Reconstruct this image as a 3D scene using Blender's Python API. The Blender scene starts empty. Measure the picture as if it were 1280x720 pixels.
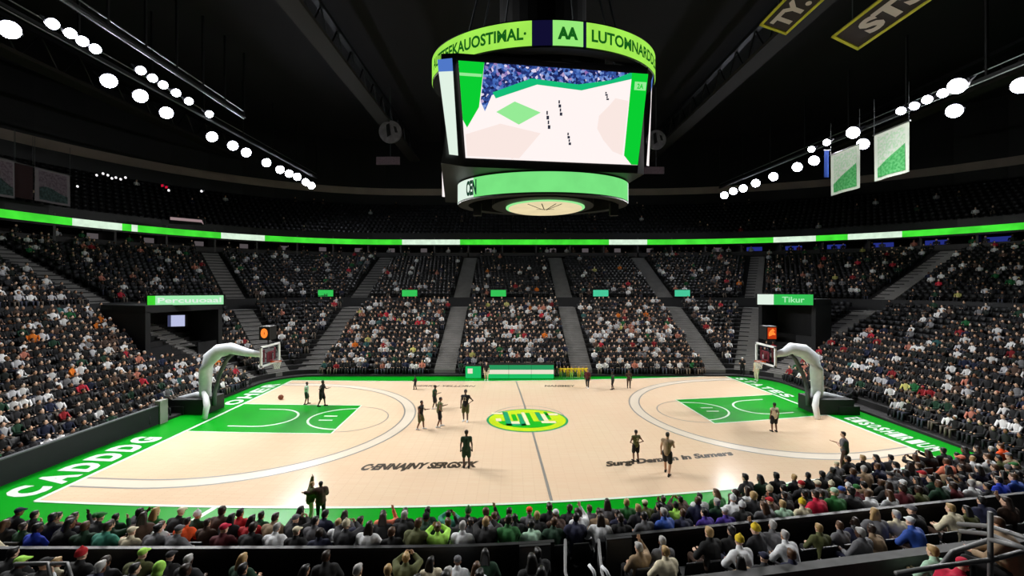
import bpy, bmesh, math, random
import numpy as np
from mathutils import Vector, Matrix
random.seed(7); rng = np.random.default_rng(7)
PI = math.pi
F, H, HY = 520.0, 7.5, 356.0
col = bpy.context.scene.collection

# ------------------------------------------------------------------ helpers
def at(px, py, Y):            # a point seen at a pixel, Y metres away
    return ((px-640)*Y/F, Y, H-(py-HY)*Y/F)
def lin(c):
    return tuple(((x/255)/12.92 if x/255 <= .04045 else ((x/255+.055)/1.055)**2.4) for x in c)
MATS = {}
def mat(name, rgb, rough=.6, metal=0.0, noise=0.0, scale=8.0, spec=None, bump=0.0):
    if name in MATS: return MATS[name]
    m = bpy.data.materials.new(name); m.use_nodes = True
    nt = m.node_tree; b = nt.nodes['Principled BSDF']
    c = lin(rgb)
    b.inputs['Base Color'].default_value = (*c, 1)
    b.inputs['Roughness'].default_value = rough
    b.inputs['Metallic'].default_value = metal
    if spec is not None: b.inputs['Specular IOR Level'].default_value = spec
    if noise > 0:
        tc = nt.nodes.new('ShaderNodeTexCoord'); n = nt.nodes.new('ShaderNodeTexNoise')
        n.inputs['Scale'].default_value = scale; n.inputs['Detail'].default_value = 4
        nt.links.new(tc.outputs['Object'], n.inputs['Vector'])
        r = nt.nodes.new('ShaderNodeValToRGB')
        r.color_ramp.elements[0].position = .3; r.color_ramp.elements[1].position = .7
        r.color_ramp.elements[0].color = (*[x*(1-noise) for x in c], 1)
        r.color_ramp.elements[1].color = (*[min(1, x*(1+noise)) for x in c], 1)
        nt.links.new(n.outputs['Fac'], r.inputs['Fac']); nt.links.new(r.outputs['Color'], b.inputs['Base Color'])
        if bump:
            bp = nt.nodes.new('ShaderNodeBump'); bp.inputs['Strength'].default_value = bump
            nt.links.new(n.outputs['Fac'], bp.inputs['Height']); nt.links.new(bp.outputs['Normal'], b.inputs['Normal'])
    MATS[name] = m; return m
def emit(name, rgb, strength=1.0, noise=0.0, scale=20.0):
    if name in MATS: return MATS[name]
    m = bpy.data.materials.new(name); m.use_nodes = True
    nt = m.node_tree; nt.nodes.clear()
    o = nt.nodes.new('ShaderNodeOutputMaterial'); e = nt.nodes.new('ShaderNodeEmission')
    c = lin(rgb); e.inputs['Color'].default_value = (*c, 1); e.inputs['Strength'].default_value = strength
    if noise:
        tc = nt.nodes.new('ShaderNodeTexCoord'); n = nt.nodes.new('ShaderNodeTexNoise'); n.inputs['Scale'].default_value = scale
        nt.links.new(tc.outputs['Object'], n.inputs['Vector'])
        r = nt.nodes.new('ShaderNodeValToRGB'); r.color_ramp.elements[0].position = .35; r.color_ramp.elements[1].position = .65
        r.color_ramp.elements[0].color = (*[x*(1-noise) for x in c], 1); r.color_ramp.elements[1].color = (*c, 1)
        nt.links.new(n.outputs['Fac'], r.inputs['Fac']); nt.links.new(r.outputs['Color'], e.inputs['Color'])
    nt.links.new(e.outputs[0], o.inputs[0]); MATS[name] = m; return m
def colattr_mat(name, rough=.8):
    m = bpy.data.materials.new(name); m.use_nodes = True; nt = m.node_tree
    a = nt.nodes.new('ShaderNodeAttribute'); a.attribute_name = 'Col'
    b = nt.nodes['Principled BSDF']; b.inputs['Roughness'].default_value = rough
    nt.links.new(a.outputs['Color'], b.inputs['Base Color']); return m
def tag(o, label=None, cat=None, group=None, kind=None):
    if label: o['label'] = label
    if cat: o['category'] = cat
    if group: o['group'] = group
    if kind: o['kind'] = kind
    return o
def empty(name, loc=(0, 0, 0), rz=0, label=None, cat=None, group=None, kind=None):
    o = bpy.data.objects.new(name, None); col.objects.link(o)
    o.location = loc; o.rotation_euler = (0, 0, rz); o.empty_display_size = .3
    return tag(o, label, cat, group, kind)
def link(name, me, mats, parent=None, smooth=False):
    o = bpy.data.objects.new(name, me); col.objects.link(o)
    for m in (mats if isinstance(mats, (list, tuple)) else [mats]): me.materials.append(m)
    if parent: o.parent = parent
    if smooth:
        me.polygons.foreach_set('use_smooth', [True]*len(me.polygons))
    return o
class MB:
    def __init__(s): s.v = []; s.f = []; s.m = []
    def add(s, vs, fs, m=0):
        n = len(s.v); s.v += [tuple(p) for p in vs]; s.f += [tuple(i+n for i in f) for f in fs]; s.m += [m]*len(fs); return s
    def quad(s, a, b, c, d, m=0): return s.add([a, b, c, d], [(0, 1, 2, 3)], m)
    def poly(s, pts, m=0): return s.add(pts, [tuple(range(len(pts)))], m)
    def box(s, c, d, rz=0, m=0, rx=0, ry=0):
        R_ = Matrix.Rotation(rz, 3, 'Z') @ Matrix.Rotation(ry, 3, 'Y') @ Matrix.Rotation(rx, 3, 'X')
        vs = []
        for z in (-.5, .5):
            for x, y in ((-.5, -.5), (.5, -.5), (.5, .5), (-.5, .5)):
                p = R_ @ Vector((x*d[0], y*d[1], z*d[2])); vs.append((p.x+c[0], p.y+c[1], p.z+c[2]))
        return s.add(vs, [(3, 2, 1, 0), (4, 5, 6, 7), (0, 1, 5, 4), (1, 2, 6, 5), (2, 3, 7, 6), (3, 0, 4, 7)], m)
    def tube(s, pts, rad, n=8, m=0, sx=1.0):
        pts = [Vector(p) for p in pts]; rads = rad if isinstance(rad, (list, tuple)) else [rad]*len(pts)
        base = len(s.v); vs = []; fs = []; prev = None
        for i, p in enumerate(pts):
            t = (pts[min(i+1, len(pts)-1)]-pts[max(i-1, 0)]).normalized()
            up = Vector((0, 0, 1)) if abs(t.z) < .95 else Vector((0, 1, 0))
            a = t.cross(up).normalized()
            if prev is not None and a.dot(prev) < 0: a = -a
            prev = a; b = t.cross(a).normalized()
            for k in range(n):
                an = 2*PI*k/n; q = p+a*math.cos(an)*rads[i]*sx+b*math.sin(an)*rads[i]; vs.append(tuple(q))
        for i in range(len(pts)-1):
            for k in range(n):
                fs.append((i*n+k, i*n+(k+1) % n, (i+1)*n+(k+1) % n, (i+1)*n+k))
        fs.append(tuple(range(n))[::-1]); fs.append(tuple((len(pts)-1)*n+k for k in range(n)))
        return s.add(vs, fs, m)
    def ball(s, c, r, m=0, seg=12, rings=8):
        r = r if isinstance(r, (tuple, list)) else (r, r, r)
        vs = [(c[0], c[1], c[2]-r[2])]; fs = []
        for i in range(1, rings):
            t = PI*i/rings
            for k in range(seg):
                a = 2*PI*k/seg; vs.append((c[0]+r[0]*math.sin(t)*math.cos(a), c[1]+r[1]*math.sin(t)*math.sin(a), c[2]-r[2]*math.cos(t)))
        vs.append((c[0], c[1], c[2]+r[2])); L = len(vs)-1
        for k in range(seg):
            fs.append((0, 1+(k+1) % seg, 1+k)); fs.append((L, 1+(rings-2)*seg+k, 1+(rings-2)*seg+(k+1) % seg))
        for i in range(rings-2):
            for k in range(seg):
                a = 1+i*seg; fs.append((a+k, a+(k+1) % seg, a+seg+(k+1) % seg, a+seg+k))
        return s.add(vs, fs, m)
    def disc(s, c, r, normal, thick, n=24, m=0, m2=None):
        c = Vector(c); nrm = Vector(normal).normalized(); a = nrm.orthogonal().normalized(); b = nrm.cross(a)
        vs = [tuple(c+a*math.cos(2*PI*k/n)*r+b*math.sin(2*PI*k/n)*r+nrm*t) for t in (-thick/2, thick/2) for k in range(n)]
        s.add(vs, [tuple(range(n))[::-1]]+[(k, (k+1) % n, n+(k+1) % n, n+k) for k in range(n)], m)
        s.add(vs[n:], [tuple(range(n))], m if m2 is None else m2); return s
    def mesh(s, name='mesh'):
        me = bpy.data.meshes.new(name); me.from_pydata(s.v, [], s.f)
        if any(s.m): me.polygons.foreach_set('material_index', s.m)
        me.update(); return me
    def build(s, name, mats, parent=None, smooth=False): return link(name, s.mesh(name), mats, parent, smooth)
DG = lambda: bpy.context.evaluated_depsgraph_get()
def text_geo(txt, bold=.0, shear=0.0):
    cu = bpy.data.curves.new('lettering', 'FONT'); cu.body = txt; cu.size = 1; cu.offset = bold; cu.resolution_u = 3; cu.shear = shear
    o = bpy.data.objects.new('lettering', cu); col.objects.link(o)
    me = bpy.data.meshes.new_from_object(o.evaluated_get(DG()))
    bpy.data.objects.remove(o); bpy.data.curves.remove(cu)
    V = np.array([v.co[:2] for v in me.vertices]); fs = [tuple(p.vertices) for p in me.polygons]
    bpy.data.meshes.remove(me)
    V -= V.min(0); V /= V.max(0)
    return V, fs
def text_mb(mb, txt, fn, m=0, bold=0.0, shear=0.0):
    V, fs = text_geo(txt, bold, shear); mb.add([fn(x, y) for x, y in V], fs, m)

# ------------------------------------------------------------------ shared materials
M_black = mat('black_metal', (12, 12, 14), .5)
M_dark = mat('dark_fabric_cover', (17, 18, 26), .8, noise=.15, scale=3)
M_conc = mat('grey_concrete', (66, 64, 64), .85, noise=.15, scale=2)
M_tier = mat('dark_tier_concrete', (32, 31, 32), .85, noise=.2, scale=2)
M_steel = mat('brushed_steel', (150, 150, 152), .35, .8)
M_white = mat('white_paint', (235, 238, 240), .45)
M_pad = mat('white_vinyl_padding', (226, 231, 238), .45, noise=.08, scale=4)
M_gray = mat('grey_panel', (80, 84, 88), .6, noise=.1)
M_ceil = mat('black_ceiling', (24, 22, 26), .9, noise=.15, scale=.3)
M_green = mat('green_court_paint', (0, 158, 26), .3, spec=.18)
E_green = emit('led_green', (72, 235, 58), 1.0, .25, .8)
E_white = emit('led_white', (225, 250, 225), 1.0, .15, 2)
E_lime = emit('led_lime', (165, 240, 85), 1.0, .12, 1.2)

# ------------------------------------------------------------------ court mapping (painted court drawn on the arena floor)
A_, B_ = 14.325, 7.62
CW = np.array([[0.911, 23.5725], [16.4662, 1.158], [-0.5326, 9.0424], [-0.0462, -0.3918], [-0.311, 1.3362], [-0.0693, -0.1749], [0.1279, -0.3308], [0.9334, 0.0712]])
def ct(X, Y, z=0.0):
    u, v = X/A_, Y/B_
    q = np.array([1, u, v, u*v, u*u, v*v, u*u*v, u**3]) @ CW
    return (q[0], q[1], z)
def strip(mb, pts, w, z, m=0, closed=False):
    P = [Vector(p) for p in pts]; n = len(P); L = []
    for i, p in enumerate(P):
        a = P[(i-1) % n] if (closed or i > 0) else p; b = P[(i+1) % n] if (closed or i < n-1) else p
        t = (b-a).normalized(); nn = Vector((-t.y, t.x))*w/2; L.append((ct(*(p+nn), z), ct(*(p-nn), z)))
    for i in range(n if closed else n-1):
        j = (i+1) % n; mb.quad(L[i][1], L[j][1], L[j][0], L[i][0], m)
def seg(a, b, n=12): return [(a[0]+(b[0]-a[0])*i/n, a[1]+(b[1]-a[1])*i/n) for i in range(n+1)]
def arc(c, r, a0, a1, n=28): return [(c[0]+r*math.cos(a0+(a1-a0)*i/n), c[1]+r*math.sin(a0+(a1-a0)*i/n)) for i in range(n+1)]
def region(mb, x0, x1, y0, y1, z, m=0, nx=16, ny=8):
    for i in range(nx):
        for j in range(ny):
            xa, xb = x0+(x1-x0)*i/nx, x0+(x1-x0)*(i+1)/nx; ya, yb = y0+(y1-y0)*j/ny, y0+(y1-y0)*(j+1)/ny
            mb.quad(ct(xa, ya, z), ct(xb, ya, z), ct(xb, yb, z), ct(xa, yb, z), m)

def wood_mat():
    m = bpy.data.materials.new('polished_maple'); m.use_nodes = True; nt = m.node_tree; b = nt.nodes['Principled BSDF']
    tc = nt.nodes.new('ShaderNodeTexCoord'); mp = nt.nodes.new('ShaderNodeMapping'); mp.inputs['Scale'].default_value = (.6, 4, 1)
    br = nt.nodes.new('ShaderNodeTexBrick'); br.inputs['Scale'].default_value = 1.0
    br.inputs['Color1'].default_value = (*lin((240, 220, 190)), 1); br.inputs['Color2'].default_value = (*lin((236, 210, 178)), 1)
    br.inputs['Mortar'].default_value = (*lin((222, 194, 162)), 1); br.inputs['Mortar Size'].default_value = .01
    n = nt.nodes.new('ShaderNodeTexNoise'); n.inputs['Scale'].default_value = .35; n.inputs['Detail'].default_value = 3
    mx = nt.nodes.new('ShaderNodeMix'); mx.data_type = 'RGBA'; mx.inputs[7].default_value = (*lin((236, 203, 172)), 1)
    nt.links.new(tc.outputs['Object'], mp.inputs['Vector']); nt.links.new(mp.outputs[0], br.inputs['Vector'])
    nt.links.new(tc.outputs['Object'], n.inputs['Vector'])
    nt.links.new(br.outputs['Color'], mx.inputs[6]); nt.links.new(n.outputs['Fac'], mx.inputs[0])
    nt.links.new(mx.outputs[2], b.inputs['Base Color']); b.inputs['Roughness'].default_value = .16; b.inputs['Specular IOR Level'].default_value = .1
    return m
XL, XR, YF = -19.0, 20.6, 34.0
# arena slab
MB().quad((-90, -20, -.02), (90, -20, -.02), (90, 90, -.02), (-90, 90, -.02)).build('floor', mat('dark_arena_floor', (20, 20, 22), .7, noise=.2), None)['kind'] = 'structure'
court = empty('court_floor', (0, 0, 0), label='bright green and pale maple basketball court with painted lines and lettering', kind='structure')
mb = MB(); mb.quad((XL-.2, 10.2, 0), (XR+.2, 10.2, 0), (XR+.2, YF+.4, 0), (XL-.2, YF+.4, 0)); mb.build('green_apron', M_green, court)
mb = MB(); region(mb, -A_, A_, -B_, B_, .006, nx=40, ny=20); mb.build('hardwood', wood_mat(), court)
mb = MB()
for s in (-1, 1): region(mb, s*A_, s*(A_-5.79), -2.0, 2.1, .010)
o = mb.build('painted_key', M_green, court)
M_line = mat('grey_line_paint', (150, 146, 140), .4); M_wl = mat('white_line_paint', (225, 245, 225), .35); M_band = mat('pale_band_paint', (236, 222, 202), .3)
mb = MB()
for s in (-1, 1):
    cx = s*(A_-1.575)
    def three(R, ys):
        pts = seg((s*A_, -ys), (cx, -ys), 4)[:-1]
        pts += [(cx-s*R*math.cos(t), ys*math.sin(t)) for t in np.linspace(-PI/2, PI/2, 48)]
        return pts+seg((cx, ys), (s*A_, ys), 4)[1:]
    strip(mb, three(6.98, 6.48), .45, .009, 1)
    strip(mb, three(7.24, 6.75), .07, .012, 0); strip(mb, three(6.72, 6.2), .07, .012, 0)
    fx = s*(A_-5.79)
    strip(mb, [(fx-s*1.8*math.cos(t), 1.8*math.sin(t)) for t in np.linspace(-PI/2, PI/2, 24)], .05, .012, 0)
strip(mb, seg((0, -B_), (0, B_), 14), .09, .013, 0)
strip(mb, arc((0, 0), 1.8, 0, 2*PI, 40)[:-1], .05, .012, 0, True)
mb.build('grey_line', [M_line, M_band], court)
mb = MB()
for s in (-1, 1):
    cx = s*(A_-1.9); fx = s*(A_-5.79)
    strip(mb, [(cx-s*1.25*math.cos(t)-s*.3, 1.25*math.sin(t)) for t in np.linspace(-PI/2, PI/2, 20)], .10, .014)
    strip(mb, seg((cx-s*.3, 1.25), (cx+s*.7, 1.25), 3), .10, .014); strip(mb, seg((cx-s*.3, -1.25), (cx+s*.7, -1.25), 3), .10, .014)
    for k in range(1):
        strip(mb, [(fx+s*1.7*math.cos(t), 1.5*math.sin(t)) for t in np.linspace(-PI/2, PI/2, 20)], .10, .014)
    strip(mb, seg((fx, -2.0), (fx, 2.1), 4), .07, .015)
    for y in (-2.0, 2.1): strip(mb, seg((s*A_, y), (fx, y), 6), .07, .015)
    strip(mb, seg((s*A_, -B_), (s*A_, B_), 20), .12, .015)
for y in (-B_, B_): strip(mb, seg((-A_, y), (A_, y), 40), .10, .016)
mb.quad((-10.1, 14.0, .004), (-9.9, 14.0, .004), (-10.35, 11.6, .004), (-10.55, 11.6, .004))
for y0 in (0.3, -.3):
    strip(mb, seg((-A_+4.6, y0), (-A_+5.2, y0), 2), .12, .014); strip(mb, seg((A_-4.6, y0), (A_-5.2, y0+.1), 2), .12, .014)
mb.build('white_line', M_wl, court)
# end-line lettering on the apron
M_let = mat('white_lettering_paint', (228, 240, 230), .35)
mb = MB()
def endline(s, txt, y0, y1, x0, x1, bold=.03):
    n = len(txt)
    for i, ch in enumerate(txt):
        ya = y0+(y1-y0)*i/n; yb = y0+(y1-y0)*(i+.80)/n
        text_mb(mb, ch, lambda x, y: ct(s*(A_+x0+(x1-x0)*y), ya+(yb-ya)*x, .006), 0, bold)
endline(-1, 'CADDDG', -7.45, -2.55, .28, 1.25, .055)
endline(-1, 'OHER', 1.9, 6.9, .22, .95, .04)
endline(1, 'EISOSHIRIUM', -2.6, -6.9, .38, 1.1, .04)
endline(1, 'STATES', 6.8, 1.2, .25, .85, .04)
mb.build('end_line_lettering', M_let, court)
M_dtxt = mat('dark_lettering_paint', (62, 50, 36), .45)
mb = MB()
text_mb(mb, 'C·ENNAJNY SERGSTK', lambda x, y: (-6.15+4.75*x, 16.6+.30*x+.78*y, .012), 0, .06, .3)
text_mb(mb, 'SurgrDenxsn in Sumers', lambda x, y: (3.9+5.9*x, 17.0+1.15*x+.62*y, .012), 0, .055, .2)
text_mb(mb, 'SIERRN YELLDRN', lambda x, y: (-7.3+4.6*x, 30.6-.1*x+.5*y, .012), 0, .01, .2)
text_mb(mb, 'NANIMEY', lambda x, y: (2.4+2.3*x, 30.55+.55*y, .012), 0, .02, .2)
mb.build('sideline_lettering', M_dtxt, court)
# centre emblem: lime ellipse with teal and green blocks
G1 = mat('lime_emblem_paint', (208, 236, 30), .35); G2 = mat('teal_emblem_paint', (24, 168, 110), .35); G3 = mat('bright_green_emblem_paint', (20, 190, 30), .35); G4 = mat('cream_emblem_paint', (250, 240, 200), .35)
mb = MB()
cE = (.85, 23.1)
def el(rx, ry, z, m, a0=0, a1=2*PI, n=48, dy=0):
    pts = [(cE[0]+rx*math.cos(a0+(a1-a0)*i/n), cE[1]+dy+ry*math.sin(a0+(a1-a0)*i/n), z) for i in range(n)]
    mb.poly(pts, m)
el(2.26, 1.97, .014, 1); el(2.14, 1.85, .016, 0); el(1.62, 1.2, .018, 2, PI*1.02, PI*1.98, 30, -.15)
def gq(x0, x1, y0, y1, z, m, k=.12):
    mb.quad((cE[0]+x0-k*y0, cE[1]+y0, z), (cE[0]+x1-k*y0, cE[1]+y0, z), (cE[0]+x1-k*y1, cE[1]+y1, z), (cE[0]+x0-k*y1, cE[1]+y1, z), m)
for x0, x1, y0, y1, m in ((-1.25, -.95, -1.0, 1.4, 1), (-1.25, -.2, -1.0, -.7, 1), (-.45, -.2, -1.0, 1.0, 1), (-.8, -.55, -.2, .9, 2), (-.95, -.5, -.7, -.3, 3), (-.18, .02, -.9, 1.3, 3), (.05, .3, -1.3, 1.2, 2), (.3, .55, -.3, 1.2, 0), (.62, .9, -.2, 1.3, 1), (.9, 1.15, -.2, 1.0, 3), (1.15, 1.35, 0, 1.4, 2), (.7, 1.5, -.6, -.25, 3), (-1.75, -1.45, -.3, .2, 3), (-1.9, -1.2, .95, 1.25, 3), (1.2, 1.9, .75, 1.1, 3)):
    gq(x0, x1, y0, y1, .020, m)
mb.build('centre_emblem', [G1, G2, G3, G4], court)

# ------------------------------------------------------------------ bowl
R0 = 3.0; KR = 1.45
def curve(d, y_near=3.0, n=14, ns=22):
    pts = []
    for i in range(ns): pts.append((XL-d, y_near+(YF-R0-y_near)*i/ns))
    for i in range(n):
        a = PI-PI/2*i/n; pts.append((XL+R0+(R0+d)*math.cos(a), YF-R0+(R0+d)*math.sin(a)))
    for i in range(ns): pts.append((XL+R0+(XR-XL-2*R0)*i/ns, YF+d))
    for i in range(n):
        a = PI/2-PI/2*i/n; pts.append((XR-R0+(R0+KR*d)*math.cos(a), YF-R0+(R0+d)*math.sin(a)))
    for i in range(ns+1): pts.append((XR+KR*d, YF-R0-(YF-R0-y_near)*i/ns))
    return pts
ROW = .66; NB = 16; SP = .475; PS = .86
def zrow(k):              # tread height of row k; rows 0..12 below the cross aisle, 13..25 above
    return .12+.33*k if k < NB else .12+.33*k+.55
def drow(k): return ROW*k if k < NB else ROW*k+1.3
NR = 32
prof = []
for k in range(NR):
    prof += [(drow(k), zrow(k)), (drow(k)+ROW, zrow(k))]
    if k == NB-1: prof += [(drow(k)+ROW+1.3, zrow(k)), (drow(k)+ROW+1.3, zrow(k+1))]
prof = [(0, 0)]+prof+[(drow(NR-1)+ROW, zrow(NR-1)+.4)]
def bowl_strip(mb, a, b, m=0):
    ca, cb = curve(a[0]), curve(b[0])
    for i in range(len(ca)-1):
        mb.quad((*ca[i], a[1]), (*cb[i], b[1]), (*cb[i+1], b[1]), (*ca[i+1], a[1]), m)
mb = MB()
for i in range(len(prof)-1): bowl_strip(mb, prof[i], prof[i+1])
mb.build('seating_tier', M_tier, None)['kind'] = 'structure'
# cross-aisle wall
mb = MB(); dW = drow(NB-1)+ROW+1.22
c1, c2 = curve(dW), curve(dW+.08)
for i in range(len(c1)-1):
    z0, z1 = zrow(NB-1), zrow(NB-1)+1.05
    mb.quad((*c1[i], z0), (*c1[i+1], z0), (*c1[i+1], z1), (*c1[i], z1)); mb.quad((*c1[i], z1), (*c1[i+1], z1), (*c2[i+1], z1), (*c2[i], z1))
tag(mb.build('wall_cross_aisle', mat('cross_aisle_wall_paint', (44, 44, 46), .8), None), 'low dark grey wall along the cross aisle between lower and upper rows', kind='structure')

AIS_FAR = [-17.0, -5.6, 5.8, 17.0]
# corner portals
def portal(cx, cy, rz, zb, zt, w, label, D):
    e = empty('tunnel_portal', (cx, cy, zb), rz, label, 'tunnel')
    mb = MB(); hh = zt-zb
    for x in (-w/2-.15, w/2+.15): mb.box((x, D/2, hh/2-.5), (.3, D, hh+1))
    mb.box((0, D/2, hh+.15), (w+.6, D, .5)); mb.box((0, D, hh/2), (w, .2, hh)); mb.box((0, D/2, -.5), (w+.6, D, .2))
    mb.box((-w*.36, .2, .45), (w*.28, .15, .9)); mb.box((w*.34, .2, .45), (w*.3, .15, .9))
    mb.build('portal_frame', mat('charcoal_portal', (24, 24, 28), .8), e)
    return e
def facing(cx, cy): return math.atan2(cy-22, cx)-PI/2
portal(-23.6, 30.2, facing(-23.6, 30.2), 2.3, 5.7, 4.6, 'black tunnel portal in the corner behind the white basket stanchion, under the longer green sign', 4.8)
portal(23.8, 36.2, facing(23.8, 36.2), 2.3, 5.9, 4.0, 'black tunnel portal in the corner under the half white green sign', 2.8)
def in_portal(x, y, z):
    for cx, cy, w, D in ((-23.6, 30.2, 2.9, 5.2), (23.8, 36.2, 2.5, 3.2)):
        a = facing(cx, cy); dx, dy = x-cx, y-cy
        lx = dx*math.cos(a)+dy*math.sin(a); ly = -dx*math.sin(a)+dy*math.cos(a)
        if abs(lx) < w and -1.4 < ly < D: return True
    return False
def sign_board(px0, px1, py0, py1, Y, rz, label, parts, txt=None, name='led_sign', D=.25):
    c = at((px0+px1)/2, (py0+py1)/2, Y); w = (px1-px0)*Y/F/max(.3, math.cos(rz)) if rz else (px1-px0)*Y/F; h = (py1-py0)*Y/F
    e = empty(name, c, rz, label, 'sign')
    MB().box((0, D/2+.02, 0), (w+.12, D, h+.12)).build('casing', M_black, e)
    mb = MB(); ms = []
    for a, b, m in parts:
        if m not in ms: ms.append(m)
        mb.quad((-w/2+a*w, 0, -h/2), (-w/2+b*w, 0, -h/2), (-w/2+b*w, 0, h/2), (-w/2+a*w, 0, h/2), ms.index(m))
    mb.build('display', ms, e)
    if txt:
        mb = MB(); text_mb(mb, txt[0], lambda x, y: (-w/2+w*(txt[1]+(txt[2]-txt[1])*x), -.01, -h*.28+h*.56*y), 0, .02); mb.build('lettering', txt[3], e)
    return e
E_g2 = emit('sign_green', (52, 190, 84), 1); E_g3 = emit('sign_pale_green', (160, 235, 175), 1); E_w2 = emit('sign_white', (225, 242, 228), 1); E_teal = emit('sign_teal', (70, 196, 150), 1)
sign_board(196, 270, 369.5, 381, 29.6, .35, 'long green and white lettered sign above the tunnel on the side with the curved stanchion', [(0, .1, E_green), (.1, 1, E_g3)], ('Percuuoaal', .13, .97, E_w2))
sign_board(952, 1010, 368, 381, 34.6, -.3, 'sign above the tunnel, white at one end and green at the other', [(0, .3, E_w2), (.3, 1, E_g2)], ('Tikur', .45, .85, E_g3))
for px, c in ((407, E_g2), (512, E_g2), (623, E_g2), (751, E_teal), (853, E_teal)):
    nm = {407: 'small green sign at the cross aisle by the aisle stairs nearest the left basket', 512: 'small green sign on the cross aisle wall behind the players standing in the midcourt group',
          623: 'small green sign on the cross aisle wall directly beyond the centre emblem', 751: 'small teal sign on the cross aisle wall beyond the yellow-clad group', 853: 'small teal sign at the cross aisle nearest the right basket'}[px]
    sign_board(px-9.5, px+9.5, 362.5, 370.5, 45.6, 0, nm, [(0, 1, c)], name='aisle_sign')
# tunnel screens
e = empty('tunnel_screen', at(221, 401, 31.2), .35, 'bright bluish white screen glowing inside the dark tunnel', 'screen')
MB().box((0, .1, 0), (1.2, .16, .95)).build('casing', M_black, e); MB().quad((-.36, 0, -.42), (.5, 0, -.42), (.5, 0, .42), (-.36, 0, .42)).build('display', emit('screen_lilac', (190, 196, 232), 1, .1), e)
MB().quad((-.56, 0, -.42), (-.38, 0, -.42), (-.38, 0, .42), (-.56, 0, .42)).build('side_display', emit('screen_dull_blue', (62, 66, 96), 1), e)

# aisle stairs (far stand + corners)
def stair(pos, w, label):
    mb = MB()
    for k in range(NR):
        if k == 0: continue
        d0, d1 = drow(k)-.01, drow(k)+ROW
        if k == NB-1: d1 += 1.3
        for j in range(3):
            a = d0+(d1-d0)*j/3; b = d0+(d1-d0)*(j+1)/3
            z = zrow(k)+.025+(.11*j if k != NB-1 else 0)
            (x0, y0, nx, ny) = pos(a); (x1, y1, _, _) = pos(b)
            tx, ty = -ny, nx
            P = [(x0-tx*w/2, y0-ty*w/2), (x0+tx*w/2, y0+ty*w/2), (x1+tx*w/2, y1+ty*w/2), (x1-tx*w/2, y1-ty*w/2)]
            zb = zrow(k)-.3
            vs = [(*p, zb) for p in P]+[(*p, z) for p in P]
            mb.add(vs, [(4, 5, 6, 7), (0, 1, 5, 4), (1, 2, 6, 5), (2, 3, 7, 6), (3, 0, 4, 7)])
    return tag(mb.build('aisle_stair', mat('stair_concrete', (124, 122, 120), .8, noise=.12, scale=1.5), None), label, kind='structure')
for x, l in zip(AIS_FAR, ('by the left basket', 'left of midcourt', 'right of midcourt', 'by the right basket')):
    stair(lambda d, x=x: (x, YF+d, 0, 1), 1.75, 'grey aisle stairs climbing the far stand '+l)
def cornerpos(side, phi):
    def f(d):
        if side < 0: return (XL+R0-(R0+d)*math.cos(phi), YF-R0+(R0+d)*math.sin(phi), -math.cos(phi), math.sin(phi))
        return (XR-R0+(R0+KR*d)*math.cos(phi), YF-R0+(R0+d)*math.sin(phi), math.cos(phi), math.sin(phi))
    return f
CORN = [(-1, math.radians(2)), (-1, math.radians(42)), (1, math.radians(33)), (1, math.radians(66))]
for (s, ph), l in zip(CORN, ('beside the tunnel in the left corner', 'curving up the left corner', 'beside the tunnel in the right corner', 'on the right corner')):
    stair(cornerpos(s, ph), 1.6, 'dim grey aisle stairs '+l)

# rows -> seat positions
def resample(pts, step):
    P = np.array(pts); dl = np.hypot(*np.diff(P, axis=0).T); s = np.r_[0, np.cumsum(dl)]
    t = np.arange(step/2, s[-1], step); x = np.interp(t, s, P[:, 0]); y = np.interp(t, s, P[:, 1])
    i = np.clip(np.searchsorted(s, t)-1, 0, len(dl)-1); d = np.diff(P, axis=0)[i]/dl[i][:, None]
    return x, y, np.arctan2(d[:, 1], d[:, 0])
seats = []   # x,y,z,rot(face court),row
for k in range(NR):
    x, y, th = resample(curve(drow(k)+ROW*.74, n=24), SP)
    for xx, yy, t in zip(x, y, th):
        if yy < 4.5: continue
        if any(abs(xx-a) < 1.15 and yy > YF-.5 for a in AIS_FAR): continue
        if yy > YF-R0-.5:
            bad = False
            for s, ph in CORN:
                X0 = XL+R0 if s < 0 else XR-R0
                if (xx-X0)*s < 0: continue
                px_, py_, nx, ny = cornerpos(s, ph)(drow(k)+ROW*.5)
                if math.hypot(xx-px_, yy-py_) < 1.15: bad = True
            if bad: continue
        if in_portal(xx, yy, 0): continue
        if k == 0 and yy > YF-1 and -3.6 < xx < 7.2: continue     # scorer's table
        if k < 1 and abs(xx) > 16 and 23.4 < yy < 26: continue        # stanchion bases
        seats.append((xx, yy, zrow(k), t-PI, k))
seats = np.array(seats)
# facing: inward normal. tangent t runs left->far->right (clockwise), court lies to the right of it
seats[:, 3] = seats[:, 3]+PI        # tangent angle; local +Y must point to the right-hand side => rot = t - 180deg
seats[:, 3] = seats[:, 3]-PI

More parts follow.
